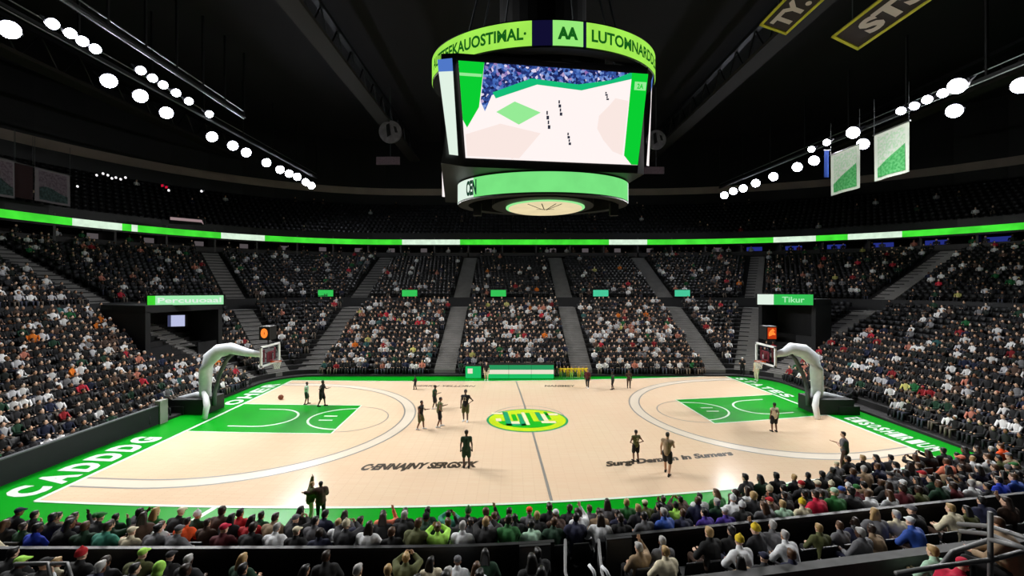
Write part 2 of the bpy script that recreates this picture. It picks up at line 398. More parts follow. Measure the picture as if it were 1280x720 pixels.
def template(build):
    mb = MB(); cols = []
    build(mb, cols); return mb, cols
def low_person():
    mb = MB()
    # materials: 0 skin 1 top 2 trousers 3 hair   (local +Y = forward, z=0 floor)
    def loft(rings, m, n=7):
        vs = []; fs = []
        for (cx, cy, cz, rx, ry) in rings:
            for k in range(n):
                a = 2*PI*k/n; vs.append((cx+rx*math.cos(a), cy+ry*math.sin(a), cz))
        for i in range(len(rings)-1):
            for k in range(n): fs.append((i*n+k, i*n+(k+1) % n, (i+1)*n+(k+1) % n, (i+1)*n+k))
        fs.append(tuple((len(rings)-1)*n+k for k in range(n))); mb.add(vs, fs, m)
    loft([(0, -.06, .44, .18, .14), (0, -.06, .72, .17, .12), (0, -.05, .93, .22, .12), (0, -.05, 1.03, .12, .08), (0, -.04, 1.08, .06, .06)], 1)
    mb.ball((0, -.01, 1.20), (.088, .105, .125), 0, 7, 5)
    mb.ball((0, -.035, 1.235), (.099, .105, .115), 3, 7, 5)
    for s in (-1, 1):
        mb.tube([(s*.10, .0, .52), (s*.13, .42, .54), (s*.13, .44, .08)], [.085, .07, .05], 5, 2)
        mb.tube([(s*.22, -.05, .97), (s*.27, .06, .70), (s*.12, .28, .66)], [.062, .055, .04], 5, 1)
        mb.ball((s*.09, .31, .67), (.045, .05, .035), 0, 5, 3)
    return mb
def stamp(tmpl, inst, colors, name, m, label, cat, group=None, scale=None):
    """repeat the template mesh at every position as ONE mesh with a colour per vertex"""
    V = np.array(tmpl.v); nv = len(V); N = len(inst)
    vm = np.zeros(nv, int)
    for f, mm in zip(tmpl.f, tmpl.m):
        for i in f: vm[i] = mm
    c, s_ = np.cos(inst[:, 3]), np.sin(inst[:, 3])
    sc = np.ones((N, 3)) if scale is None else scale
    X = V[None, :, 0]*sc[:, 0:1]; Y = V[None, :, 1]*sc[:, 1:2]; Z = V[None, :, 2]*sc[:, 2:3]
    out = np.empty((N, nv, 3)); out[..., 0] = inst[:, 0:1]+c[:, None]*X-s_[:, None]*Y; out[..., 1] = inst[:, 1:2]+s_[:, None]*X+c[:, None]*Y; out[..., 2] = inst[:, 2:3]+Z
    ls = np.array([len(f) for f in tmpl.f]); li = np.concatenate([np.array(f) for f in tmpl.f])
    me = bpy.data.meshes.new(name)
    me.vertices.add(N*nv); me.vertices.foreach_set('co', out.ravel())
    LI = (li[None, :]+np.arange(N)[:, None]*nv).ravel(); LS = np.tile(ls, N); st = np.r_[0, np.cumsum(LS)[:-1]]
    me.loops.add(len(LI)); me.loops.foreach_set('vertex_index', LI.astype(np.int32))
    me.polygons.add(len(LS)); me.polygons.foreach_set('loop_start', st.astype(np.int32))
    me.polygons.foreach_set('use_smooth', np.ones(len(LS), bool)); me.update(calc_edges=True)
    at_ = me.color_attributes.new('Col', 'FLOAT_COLOR', 'POINT')
    C4 = np.ones((N, nv, 4), np.float32); C4[..., :3] = colors[:, vm, :]; at_.data.foreach_set('color', C4.ravel())
    o = link(name, me, m); return tag(o, label, cat, group, 'stuff')
SKIN = [lin(c) for c in ((232, 192, 165), (224, 180, 150), (205, 158, 128), (160, 112, 84), (98, 66, 50), (236, 204, 182))]
HAIRC = [lin(c) for c in ((18, 14, 12), (34, 24, 18), (70, 48, 30), (120, 92, 58), (190, 185, 180), (12, 12, 14))]
TOPC = [lin(c) for c in ((14, 14, 16), (24, 24, 28), (38, 38, 42), (22, 30, 26), (235, 235, 235), (200, 200, 205), (120, 120, 124), (20, 60, 40), (16, 100, 50), (150, 24, 34), (200, 40, 60), (20, 30, 60), (90, 70, 60), (190, 120, 100), (240, 130, 30), (210, 205, 120), (40, 90, 90))]
TOPP = np.array([30, 20, 9, 9, 11, 7, 3, 2.5, 1.2, 1.6, 1.4, 4, 3, 1.6, .6, .6, 1]); TOPP = TOPP/TOPP.sum()
def pcolors(N):
    C = np.zeros((N, 4, 3))
    sk = rng.choice(len(SKIN), N, p=[.25, .2, .17, .12, .11, .15]); C[:, 0] = np.array(SKIN)[sk]
    tp = rng.choice(len(TOPC), N, p=TOPP); C[:, 1] = np.array(TOPC)[tp]*rng.uniform(.8, 1.2, (N, 1))
    C[:, 2] = np.array([lin((20, 22, 30)), lin((34, 34, 40)), lin((60, 64, 80)), lin((110, 100, 90))])[rng.integers(0, 4, N)]
    hr = rng.choice(len(HAIRC), N, p=[.34, .22, .16, .1, .05, .13]); C[:, 3] = np.array(HAIRC)[hr]
    hat = rng.random(N) < .13; C[hat, 3] = np.array(TOPC)[rng.choice(len(TOPC), hat.sum(), p=TOPP)]
    return np.clip(C, 0, 1)
k = seats[:, 4]; x_, y_ = seats[:, 0], seats[:, 1]
sidep = (np.abs(x_) > 21) & (y_ < 30)
kk_ = (k-NB)/(NR-NB)
occ = np.where(k < NB, .95, np.where(sidep, .84-.45*kk_, +.28-.2*kk_))
occ = np.where((x_ > 21) & (k >= NB) & (y_ < 30), .80-.25*kk_, occ)
occ = np.where((k < NB) & (k > 11) & ~sidep, .78, occ)
cornerR = (y_ > 29) & (np.abs(x_) > 19) & (k > 7); occ = np.where(cornerR, .3, occ)
sel = rng.random(len(seats)) < occ
per = seats[sel].copy()
per[:, 3] += rng.normal(0, .18, len(per)); per[:, :2] += rng.normal(0, .05, (len(per), 2))
sc = PS*np.clip(rng.normal(1, .05, (len(per), 1)), .86, 1.12)*np.ones((1, 3))
stamp(low_person(), per, pcolors(len(per)), 'crowd', colattr_mat('crowd_clothing'), 'crowd of seated spectators filling the side, corner and far stands', 'crowd', 'arena crowd', sc)
def low_seat():
    mb = MB(); mb.box((0, -.02, .43), (.46, .40, .06)); mb.box((0, -.25, .68), (.46, .05, .46), rx=.15); mb.box((0, -.1, .2), (.06, .2, .4)); return mb
M_seat = mat('black_seat_plastic', (26, 26, 29), .5)
sC = np.zeros((len(seats), 4, 3)); sC[:] = lin((18, 18, 20))
stamp(low_seat(), seats, sC, 'stadium_seats', colattr_mat('seat_plastic', .5), 'rows of dark fixed seats in the side, corner and far stands', 'seats', 'fixed seats of the bowl', PS*np.ones((len(seats), 3)))

# ------------------------------------------------------------------ suites, ribbon, upper deck, ring beam, roof
dT = drow(NR-1)+ROW
def band(name, d0, z0, d1, z1, m, label=None, kind='structure', yn=3.0):
    mb = MB(); a, b = curve(d0, yn), curve(d1, yn)
    for i in range(len(a)-1): mb.quad((*a[i], z0), (*a[i+1], z0), (*b[i+1], z1), (*b[i], z1))
    return tag(mb.build(name, m), label, kind=kind)
zt = zrow(NR-1)+.4
band('wall_suite_front', dT, zt-.3, dT, zt+.55, mat('suite_parapet', (58, 56, 56), .7), 'grey parapet wall at the top of the lower bowl')
band('floor_suite', dT, zt, dT+3.5, zt, M_tier)
band('wall_suite_back', dT+3.4, zt, dT+3.4, zt+2.6, mat('suite_back_wall', (38, 33, 32), .8, noise=.3, scale=1.2))
band('ceiling_suite', dT+.1, 13.0, dT+3.5, 12.95, M_black)
RB0, RB1 = 12.93, 13.62
band('trim_fascia', dT+.02, 12.75, dT+.02, 14.5, M_black, 'black fascia behind the glowing green ribbon display')
# upper deck rake
mb = MB(); dU = dT+.3
for kk in range(11):
    a = curve(dU+.8*kk); b = curve(dU+.8*(kk+1)); z = 14.0+.55*kk
    for i in range(len(a)-1):
        mb.quad((*a[i], z), (*b[i], z), (*b[i+1], z), (*a[i+1], z)); mb.quad((*b[i], z), (*b[i], z+.55), (*b[i+1], z+.55), (*b[i+1], z))
mb.build('upper_tier', M_tier)['kind'] = 'structure'
ups = []
for kk in range(10):
    x, y, th = resample(curve(dU+.8*kk+.4), .62)
    ups += [(a, b, 14.0+.55*kk, t-PI, kk) for a, b, t in zip(x, y, th) if b > 5]
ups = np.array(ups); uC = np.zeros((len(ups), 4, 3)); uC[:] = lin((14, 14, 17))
stamp(low_seat(), ups, uC, 'upper_deck_seats', bpy.data.materials['seat_plastic'], 'rows of empty dark seats in the unlit upper deck', 'seats', 'fixed seats of the upper deck')
upp = ups[rng.random(len(ups)) < .03]
stamp(low_person(), upp, pcolors(len(upp)), 'upper_crowd', bpy.data.materials['crowd_clothing'], 'few spectators scattered through the dark upper deck', 'crowd', 'arena crowd')
M_beam = mat('ring_beam_concrete', (165, 152, 144), .85, noise=.12, scale=.5)
band('trim_ring_beam', dT+9.4, 20.6, dT+9.0, 22.6, M_beam, 'long grey concrete ring beam above the upper deck')
band('trim_ring_soffit', dT+9.4, 20.6, dT+14, 20.9, M_beam)
band('wall_upper', dT+9.2, 19, dT+9.2, 31, M_black)
band('wall_outer', dT+14, 12, dT+14, 31, M_black)
MB().quad((-85, -10, 30), (85, -10, 30), (85, 85, 30), (-85, 85, 30)).build('ceiling', M_ceil)['kind'] = 'structure'
# suite dividers + people in suites + small screens
mbp = MB()
cv = resample(curve(dT+1.6), 4.6)
for a, b, t in zip(*cv): mbp.box((a, b, zt+1.3), (.18, 3.2, 2.6), rz=t)
tag(mbp.build('wall_suite_divider', mat('suite_divider', (84, 82, 82), .7)), kind='structure')
cv = resample(curve(dT+.55), .9); sp = np.array([(a, b, zt, t-PI, 0) for a, b, t in zip(*cv) if b > 8]); sp = sp[rng.random(len(sp)) < .45]
stamp(low_person(), sp, pcolors(len(sp)), 'suite_crowd', bpy.data.materials['crowd_clothing'], 'guests seated in the dim suites under the green ribbon display', 'crowd', 'arena crowd')
E_blue = emit('suite_screen_blue', (34, 44, 120), 1); E_dim = emit('suite_screen_dim', (80, 74, 76), 1)
cv = list(zip(*resample(curve(dT+2.9), 4.6)))
nscr = 0
for a, b, t in cv:
    if b < 22 and a < 0: continue
    px = 640+F*a/b
    if not (-40 < px < 1330): continue
    blue = px > 930 or 205 < px < 240
    if not blue and rng.random() < .35: continue
    e = empty('suite_television', (a, b, zt+1.1), t+PI, 'wall television in the suites under the ribbon, '+('glowing blue' if blue else 'dim grey'), 'television', 'televisions in the suites '+('blue' if blue else 'grey'))
    w = 1.9 if blue else .9
    MB().box((0, -.06, 0), (w+.08, .08, .62)).build('casing', M_black, e)
    MB().quad((w/2, .0, -.27), (-w/2, .0, -.27), (-w/2, .0, .27), (w/2, .0, .27)).build('display', E_blue if blue else E_dim, e)
    nscr += 1
# ribbon
rib = empty('ribbon_display', (0, YF+dT, RB0), 0, 'glowing green ribbon display with white segments running round the whole bowl', 'display')
P = curve(dT-.12, n=40, ns=60); Q = curve(dT+.0, n=40, ns=60)
whites = [(91, 151), (163, 171), (277, 331), (503, 575), (761, 809), (965, 1018), (1059, 1128)]
mb = MB()
for i in range(len(P)-1):
    p, q = P[i], P[i+1]; n = 4
    for j in range(n):
        a = (p[0]+(q[0]-p[0])*j/n, p[1]+(q[1]-p[1])*j/n-(YF+dT)); b = (p[0]+(q[0]-p[0])*(j+1)/n, p[1]+(q[1]-p[1])*(j+1)/n-(YF+dT))
        mx = (a[0]+b[0])/2; my = (a[1]+b[1])/2+YF+dT; px = 640+F*mx/my
        w = 1 if any(l < px < r for l, r in whites) else 0
        mb.quad((*a, 0), (*b, 0), (*b, RB1-RB0), (*a, RB1-RB0), w)
mb.build('display', [E_green, E_white], rib)
mb = MB()
for zz in (-.06, RB1-RB0):
    for i in range(len(P)-1):
        a, b, c, d = P[i], P[i+1], Q[i+1], Q[i]; g = lambda p, z: (p[0], p[1]-(YF+dT), z)
        mb.quad(g(a, zz), g(b, zz), g(c, zz), g(d, zz)); mb.quad(g(a, zz), g(b, zz), g(b, zz+.06), g(a, zz+.06)); mb.quad(g(a, zz+.06), g(b, zz+.06), g(c, zz+.06), g(d, zz+.06))
mb.build('frame', M_black, rib)

# ------------------------------------------------------------------ lamps on the catwalks
M_lamp = emit('floodlight_lens', (238, 240, 255), 55)
M_house = mat('lamp_housing', (60, 60, 66), .4, .5)
lens_m = {}; 
def lamp_mesh(r):
    h = MB(); n = 14
    h.tube([(0, 0, .42*r*2), (0, 0, .9*r), (0, 0, .0)], [r*.45, r*.95, r*1.08], n)
    br = MB(); br.box((-r*1.15, 0, r*.9), (.05, .08, r*1.8)); br.box((r*1.15, 0, r*.9), (.05, .08, r*1.8)); br.box((0, 0, r*1.8), (r*2.3, .08, .05))
    l = MB().disc((0, 0, -.02), r, (0, 0, -1), .03, n)
    return h.mesh('housing'), br.mesh('bracket'), l.mesh('lens')
def lamp(px, py, zel, r, label, power, group):
    Y = zel*F/(HY-py); x = (px-640)*Y/F; z = H+zel
    if r not in lens_m: 
        ms = lamp_mesh(r); ms[0].materials.append(M_house); ms[1].materials.append(M_house); ms[2].materials.append(M_lamp); lens_m[r] = ms
    e = empty('floodlight', (x, Y, z), 0, label, 'floodlight', group)
    tgt = Vector((x*.0+.5, 20.0 if Y > 20 else 16, 0)); 
    aim = (Vector((0.5*x*0+1, min(max(Y*.45+6, 14), 26), 0))-Vector((x, Y, z))).normalized()
    e.rotation_euler = (-aim).to_track_quat('Z', 'Y').to_euler()
    for nme, me in zip(('housing', 'bracket', 'lens'), lens_m[r]):
        o = bpy.data.objects.new(nme, me); col.objects.link(o); o.parent = e
    if Y > 42: power *= .25
    if power:
        ld = bpy.data.lights.new('floodlight_beam', 'SPOT'); ld.energy = power; ld.spot_size = math.radians(105); ld.spot_blend = .8; ld.shadow_soft_size = r; ld.color = (1, .99, .97)
        lo = bpy.data.objects.new('floodlight_beam', ld); col.objects.link(lo); lo.location = Vector((x, Y, z))+aim*.12
        lo.rotation_euler = aim.to_track_quat('-Z', 'Y').to_euler()
    return (x, Y, z)
PB = 6500
Llow = [(12, 37), (136, 101), (175.5, 120), (208, 141), (265, 171), (291, 182), (307.7, 190.6), (333, 203.4), (350, 212), (361.5, 217), (371.5, 221), (382, 227.6), (389.4, 232)]
Lup = [(65.6, 29.6), (88, 41.7), (103, 51.4), (119, 61), (176, 88), (190.6, 97.5), (204, 106), (220, 116), (236, 126.4), (261.6, 142.6)]
Rlow = [(1276.5, 106.6), (1193, 138.6), (1078.8, 180), (1017.5, 200.8), (996.6, 208.8), (966.8, 220.8), (944.6, 229), (929, 235.5), (916.6, 239), (905.5, 244)]
Rup = [(1196.5, 107.5), (1178.7, 116.4), (1159, 124.4), (1142.8, 132.4), (1126.3, 138.6), (1066.3, 165.7), (1033.5, 178), (1014.4, 186.6)]
ordn = lambda n: str(n)+('th' if 10 <= n % 100 <= 20 else {1: 'st', 2: 'nd', 3: 'rd'}.get(n % 10, 'th'))
for lst, zel, nm, big in ((Llow, 13.2, 'lower row of the left catwalk', 1), (Lup, 13.2, 'upper row of the left catwalk', 0), (Rlow, 11.6, 'lower row of the right catwalk', 1), (Rup, 11.6, 'upper row of the right catwalk', 0)):
    for i, (px, py) in enumerate(lst):
        Y = zel*F/(HY-py); r = .44 if big else .26
        if 'right' in nm and not big and i in (0, 5): r = .44
        lamp(px, py, zel, r, 'lit white floodlight, %s from the camera end in the %s' % (ordn(i+1), nm), PB if big and i % 2 == 0 else (PB*.6 if i % 3 == 0 else 0), 'floodlights of the '+nm)
def catwalk(x0, x1, Y0, Y1, z, label):
    e = empty('catwalk', (x0, Y0, z), 0, label, 'catwalk'); d = Vector((x1-x0, Y1-Y0, 0)); L = d.length; a = math.atan2(d.y, d.x)
    mb = MB(); mb.tube([(0, 0, .9), (d.x, d.y, .9)], .05, 6); mb.tube([(0, 0, 1.5), (d.x, d.y, 1.5)], .04, 6); mb.build('handrail', M_steel, e)
    mb = MB(); mb.box((d.x/2, d.y/2, 1.0), (L, .35, .18), rz=a)
    for i in range(9):
        q = d*i/8; mb.box((q.x, q.y, 3.8), (.12, .12, 5.5))
    mb.build('walkway_beam', M_black, e)
catwalk(-26.3, -26.3, 15, 56, 20.9, 'dark catwalk with thin rail carrying the left floodlights, lower row')
catwalk(-22.6, -23.2, 16, 36, 21.0, 'dark catwalk carrying the left floodlights, upper row')
catwalk(30.0, 27.5, 16, 55, 19.3, 'dark catwalk with thin rail carrying the right floodlights')
# tiny lamp cluster high in the left corner and other small lights
for i, (px, py) in enumerate([(121, 219), (129, 217), (135, 219), (140, 223), (145, 222), (151, 224), (157, 222), (211, 238), (252, 239), (97, 233)]):
    e = empty('small_spotlight', at(px, py, 41), 0, 'tiny white spotlight under the ring beam, %s from the frame side' % ordn(i+1), 'spotlight', 'tiny spotlights over the left corner')
    MB().tube([(0, .3, .1), (0, 0, 0)], [.08, .13], 8).build('housing', M_black, e); MB().disc((0, -.01, 0), .12, (0, -1, -.2), .02, 10).build('lens', emit('small_lens', (225, 222, 225), 1.6), e)
for i, (px, py) in enumerate([(203, 232), (208, 234)]):
    e = empty('red_exit_light', at(px, py, 41), 0, 'small red light beside the tiny spotlights', 'light', 'red lights over the left corner')
    MB().box((0, .05, 0), (.28, .1, .28)).build('casing', M_black, e); MB().quad((-.12, -.01, -.12), (.12, -.01, -.12), (.12, -.01, .12), (-.12, -.01, .12)).build('lens', emit('red_lens', (190, 20, 50), 1), e)
e = empty('wall_sign', at(234, 276, 42), .5, 'pale pinkish lit sign above the ribbon over the left corner', 'sign')
MB().box((0, .1, 0), (2.9, .15, .75)).build('casing', M_black, e); MB().add([(-1.35, 0, .28), (1.2, 0, .18), (1.35, 0, -.3), (1.15, 0, -.08), (-1.35, 0, .0)], [(4, 3, 1, 0), (3, 2, 1)]).build('display', emit('pink_panel', (150, 128, 130), 1), e)

# ------------------------------------------------------------------ scoreboard
sb = empty('centre_hung_scoreboard', (1.6, 23.8, 12), 0, 'huge centre hung scoreboard with curved lime rings and a big live picture screen', 'scoreboard')
O = Vector((1.6, 23.8, 12))
def L(p): return tuple(Vector(p)-O)
ztp, zbt = 17.9, 13.6
TL = Vector((-2.49, 19.30, ztp)); TR = Vector((6.72, 20.56, ztp)); BL = Vector((-2.23, 20.0, zbt)); BR = Vector((6.4, 21.2, zbt))
wd = (TR-TL).normalized(); nf = Vector((wd.y, -wd.x, 0))
C = (TL+TR)/2-nf*5.25-wd*.3; C.z = 0
def rot180(p, n):       # turn a point about the scoreboard's centre by n quarter turns
    q = Matrix.Rotation(PI/2*n, 3, 'Z') @ (p-C); return q+C
def face(a, b, c, d):   # bilinear on the front face
    return lambda s, t, o=0.0: (a*(1-s)*(1-t)+b*s*(1-t)+c*s*t+d*(1-s)*t)+nf*o
front = face(BL, BR, TR, TL); upright = face(Vector((TL.x, TL.y, zbt)), Vector((TR.x, TR.y, zbt)), TR, TL)
side_of = lambda n: front if n % 2 == 0 else upright      # the end faces stand upright, the long faces lean in
def hull(z, grow):
    ps = []
    for n in range(4):
        t = 1 if z > 15 else 0
        a, b = rot180(side_of(n)(0, t), n), rot180(side_of(n)(1, t), n); dr = (b-a).normalized(); nn = Vector((dr.y, -dr.x, 0))
        ps += [a-dr*grow*.3-nn*.10, b+dr*grow*.3-nn*.10]
    return [Vector((p.x, p.y, z)) for p in ps]
mb = MB(); h1, h2 = hull(13.2, .12), hull(18.3, .16)
vs = [L(p) for p in h1+h2]; fs = [(i, (i+1) % 8, 8+(i+1) % 8, 8+i) for i in range(8)]+[tuple(range(8))[::-1], tuple(range(8, 16))]
mb.add(vs, fs)
mb.build('main_body', M_black, sb)
E_scr = emit('screen_white', (250, 240, 238), 1.05); E_sg = emit('screen_green', (10, 205, 50), 1); E_sgl = emit('screen_pale_green', (150, 235, 150), 1)
E_steal = emit('screen_teal', (20, 190, 120), 1); E_pink = emit('screen_pink', (250, 232, 226), 1); E_dk = emit('screen_dark', (40, 44, 60), 1); E_bl = emit('screen_sideblue', (80, 120, 200), 1)
def crowd_led():
    m = bpy.data.materials.new('screen_crowd_blue'); m.use_nodes = True; nt = m.node_tree; nt.nodes.clear()
    o = nt.nodes.new('ShaderNodeOutputMaterial'); e = nt.nodes.new('ShaderNodeEmission'); tc = nt.nodes.new('ShaderNodeTexCoord')
    v = nt.nodes.new('ShaderNodeTexVoronoi'); v.inputs['Scale'].default_value = 8; r = nt.nodes.new('ShaderNodeValToRGB'); s = nt.nodes.new('ShaderNodeSeparateColor')
    els = r.color_ramp.elements; els[0].color = (*lin((22, 24, 70)), 1); els[1].color = (*lin((225, 215, 240)), 1); els[1].position = .95
    for p, c in ((.35, (40, 60, 130)), (.6, (70, 110, 190)), (.8, (130, 160, 220)), (.88, (140, 100, 170))):
        x = els.new(p); x.color = (*lin(c), 1)
    nt.links.new(tc.outputs['Object'], v.inputs['Vector']); nt.links.new(v.outputs['Color'], s.inputs[0]); nt.links.new(s.outputs[0], r.inputs[0]); nt.links.new(r.outputs[0], e.inputs[0]); nt.links.new(e.outputs[0], o.inputs[0]); return m
M_crowdled = crowd_led()
scrm = [E_scr, E_sg, E_sgl, E_steal, E_pink, E_dk, M_crowdled]
def screen_mb(fr):
    mb = MB()
    def pl(pts, m, o): mb.poly([L(fr(s, 1-t, o)) for s, t in pts][::-1], m)
    # picture coordinates s,t from the upper left corner
    pl([(0, 0), (1, 0), (1, 1), (0, 1)], 0, .0)
    pl([(.13, 0), (.90, 0), (.80, .09), (.62, .16), (.37, .14), (.16, .33), (.12, .50), (.10, .4)], 6, .01)
    pl([(.90, 0), (1, 0), (.97, .03), (.64, .22), (.40, .19), (.18, .36), (.165, .30), (.37, .13), (.62, .16), (.80, .09)], 3, .02)
    pl([(0, 0), (.13, 0), (.09, .46), (.02, .68), (0, .6)], 1, .015)
    pl([(0, .12), (.115, .12), (.112, .15), (0, .15)], 2, .02)
    pl([(.18, .50), (.28, .38), (.42, .48), (.30, .62)], 2, .02)
    pl([(.91, 0), (1, 0), (1, 1), (.96, 1), (.91, .9)], 1, .03)
    pl([(.93, .09), (.995, .09), (.995, .18), (.93, .18)], 2, .04)
    pl([(.83, .28), (.80, .36), (.745, .48), (.74, .62), (.78, .74), (.84, .86), (.90, .9), (.905, .3)], 4, .02)
    pl([(.01, .75), (.2, .62), (.42, .70), (.30, .98), (.01, .98)], 4, .01)
    for s, t, hgt in ((.52, .34, .17), (.455, .46, .20), (.575, .68, .14), (.775, .22, .09)):
        for q in range(4):
            w = .004+.003*(q % 2); yy = t+hgt*q/4; pl([(s-w+.004*q, yy), (s+w+.004*q, yy), (s+w+.004*q, yy+hgt*.2), (s-w+.004*q, yy+hgt*.2)], 5, .03)
    def ln(a, b, w=.003): pl([(a[0]-w/2, a[1]), (b[0]-w/2, b[1]), (b[0]+w/2, b[1]), (a[0]+w/2, a[1])], 4, .02)
    ln((.17, .7), (.17, .99)); ln((.25, .7), (.26, .99), .01)
    text_mb(mb, '2A', lambda x, y: L(fr(.945+.035*x, 1-(.165-.055*y), .05)), 1, .03)
    return mb
screen_mb(front).build('main_screen', scrm, sb)
for n in (2,):
    fn = (lambda n: lambda s, t, o=0.0: rot180(side_of(n)(s, t, o), n))(n); screen_mb(fn).build('main_screen', scrm, sb)
# chamfer screens: white with a blue head strip
for n in range(4):
    a1, b1, a0, b0 = rot180(front(0, 1), n), rot180(front(1, 1), n-1), rot180(side_of(n)(0, 0), n), rot180(side_of(n-1)(1, 0), n-1)
    dr = b1-a1; hz = Vector((-dr.y, dr.x, 0)).normalized(); 
    if hz.dot(a1-C) < 0: hz = -hz
    mix = lambda p, q, t: p*(1-t)+q*t+hz*.13
    mb = MB(); P_ = {}
    for t in (.22, .97):
        for v in (1, .13, 0): q = t if t < .5 else .97-.42*v; P_[t, v] = mix(mix(a0, b0, q), mix(a1, b1, q), 1-v)
    mb.quad(L(P_[.22, 1]), L(P_[.97, 1]), L(P_[.97, .13]), L(P_[.22, .13]), 0); mb.quad(L(P_[.22, .13]), L(P_[.97, .13]), L(P_[.97, 0]), L(P_[.22, 0]), 1)
    mb.build('corner_screen', [E_w2 if n == 0 else E_scr, E_bl], sb)
def ringband(cx, cy, a, b, z0, z1, px_parts, name, tilt=0.0):
    """an elliptic LED band; px_parts = list of (u0,u1,mat) over the angle 0..1 of the near half, the far half repeats it"""
    ms = []; mb = MB(); N = 120
    for hf in (0, 1):
        for i in range(N):
            u0, u1 = i/N, (i+1)/N; um = (u0+u1)/2
            mm = None
            for p0, p1, m in px_parts:
                if p0 <= um < p1: mm = m
            if mm is None: continue
            if mm not in ms: ms.append(mm)
            def P_(u, z): t = PI+PI*u+PI*hf; k = 1-tilt*(1 if z == z0 else 0); return L((cx+a*k*math.cos(t), cy+b*k*math.sin(t), z))
            mb.quad(P_(u0, z0), P_(u1, z0), P_(u1, z1), P_(u0, z1), ms.index(mm))
    mb.build(name, ms, sb)
    fr = MB(); n = 72
    def P2(k, g, z): t = 2*PI*k/n; return L((cx+(a+g)*math.cos(t), cy+(b+g)*math.sin(t), z))
    for k_ in range(n):
        for (g0, za), (g1, zb) in (((-.03, z0-.08), (-.03, z1+.08)), ((-.03, z1+.08), (-.6, z1+.08)), ((-.03, z0-.08), (-.6, z0-.08)), ((-.6, z0-.08), (-.6, z1+.08))):
            fr.quad(P2(k_, g0, za), P2(k_+1, g0, za), P2(k_+1, g1, zb), P2(k_, g1, zb))
    fr.build(name+'_frame', M_black, sb)
UC = (1.72, 23.3); UA, UB = 6.15, 4.1; UZ0, UZ1 = 18.55, 19.72
E_nav = emit('led_navy', (16, 14, 48), 1); E_patch = emit('led_patch', (150, 235, 120), 1)
ringband(*UC, UA, UB, UZ0, UZ1, [(0, .455, E_lime), (.455, .505, E_nav), (.505, .582, E_patch), (.582, .592, E_nav), (.592, 1.0, E_lime)], 'upper_ring_display')
E_dkg = emit('led_dark_green', (20, 92, 24), 1)
def ringtext(mb, txt, u0, u1, m=0, zlo=.24, zhi=.74, hf=0, ca=UA, cb=UB, c=UC, z0=UZ0, z1=UZ1, bold=.02):
    text_mb(mb, txt, lambda x, y: L((c[0]+(ca+.02)*math.cos(PI+PI*(u0+(u1-u0)*x)+PI*hf), c[1]+(cb+.02)*math.sin(PI+PI*(u0+(u1-u0)*x)+PI*hf), z0+(z1-z0)*(zlo+(zhi-zlo)*y))), m, bold)
for hf in (0, 1):
    for tx, a_, b_, bo in (('AUTTEEKAUOSTIMAL·', .10, .445, .03), ('LUTOMNARDDLS', .605, .90, .03), ('AA', .52, .57, .06)):
        mb = MB(); ringtext(mb, tx, a_, b_, hf=hf, bold=bo); mb.build('upper_ring_lettering', E_dkg, sb)
E_bg = emit('led_black_green', (18, 60, 40), 1)
LC = (1.75, 23.9); LA, LB = 4.85, 3.3; LZ0, LZ1 = 12.1, 13.12
E_lg = emit('led_soft_green', (122, 230, 130), 1, .08, 1)
ringband(*LC, LA, LB, LZ0, LZ1, [(0, .22, E_w2), (.22, .9, E_lg), (.9, 1, E_w2)], 'lower_ring_display')
for hf in (0, 1): mb = MB(); ringtext(mb, 'CEN', .17, .235, zlo=.1, zhi=.9, hf=hf, ca=LA, cb=LB, c=LC, z0=LZ0, z1=LZ1, bold=.05); mb.build('lower_ring_lettering', E_bg, sb)
# trims, underside, core
MB().tube([L((LC[0], LC[1], 11.95)), L((LC[0], LC[1], 13.3))], 2.9, 32).build('lower_core', M_black, sb)
mb = MB(); mb.tube([L((UC[0], UC[1], 18.2)), L((UC[0], UC[1], 20.2)), L((UC[0], UC[1], 20.25)), L((UC[0], UC[1], 24.5))], [3.4, 3.4, 2.4, 2.4], 32); mb.build('upper_core', M_black, sb)
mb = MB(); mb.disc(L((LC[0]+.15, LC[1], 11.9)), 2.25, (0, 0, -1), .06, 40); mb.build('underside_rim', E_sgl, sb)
mb = MB(); mb.disc(L((LC[0]+.15, LC[1], 11.85)), 2.1, (0, 0, -1), .06, 40); ud = mb.build('underside_glow_disc', emit('underside_tan_glow', (240, 222, 176), 1, .1, 1), sb)  # no lamp: the glow stands in for court light from below
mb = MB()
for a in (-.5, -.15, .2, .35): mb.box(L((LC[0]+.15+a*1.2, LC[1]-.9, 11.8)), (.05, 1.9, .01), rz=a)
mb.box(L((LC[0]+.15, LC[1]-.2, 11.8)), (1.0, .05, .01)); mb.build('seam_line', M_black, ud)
for dx in (-3.7, 4.0):
    q = MB(); q.box(L((LC[0]+dx, LC[1]-.4, 11.75)), (.45, .4, .7)); q.tube([L((LC[0]+dx, LC[1]-.4, 12.0)), L((LC[0]+dx*.8, LC[1]-.1, 13.2))], .06, 6); q.build('hanging_speaker', M_black, sb)
mb = MB()
for a in range(8):
    t = 2*PI*a/8+.3; mb.tube([L((UC[0]+4.6*math.cos(t), UC[1]+3.1*math.sin(t), 19.6)), L((UC[0]+2*math.cos(t), UC[1]+2*math.sin(t), 30))], .05, 5)
mb.build('hoist_cable', M_steel if False else M_gray, sb)

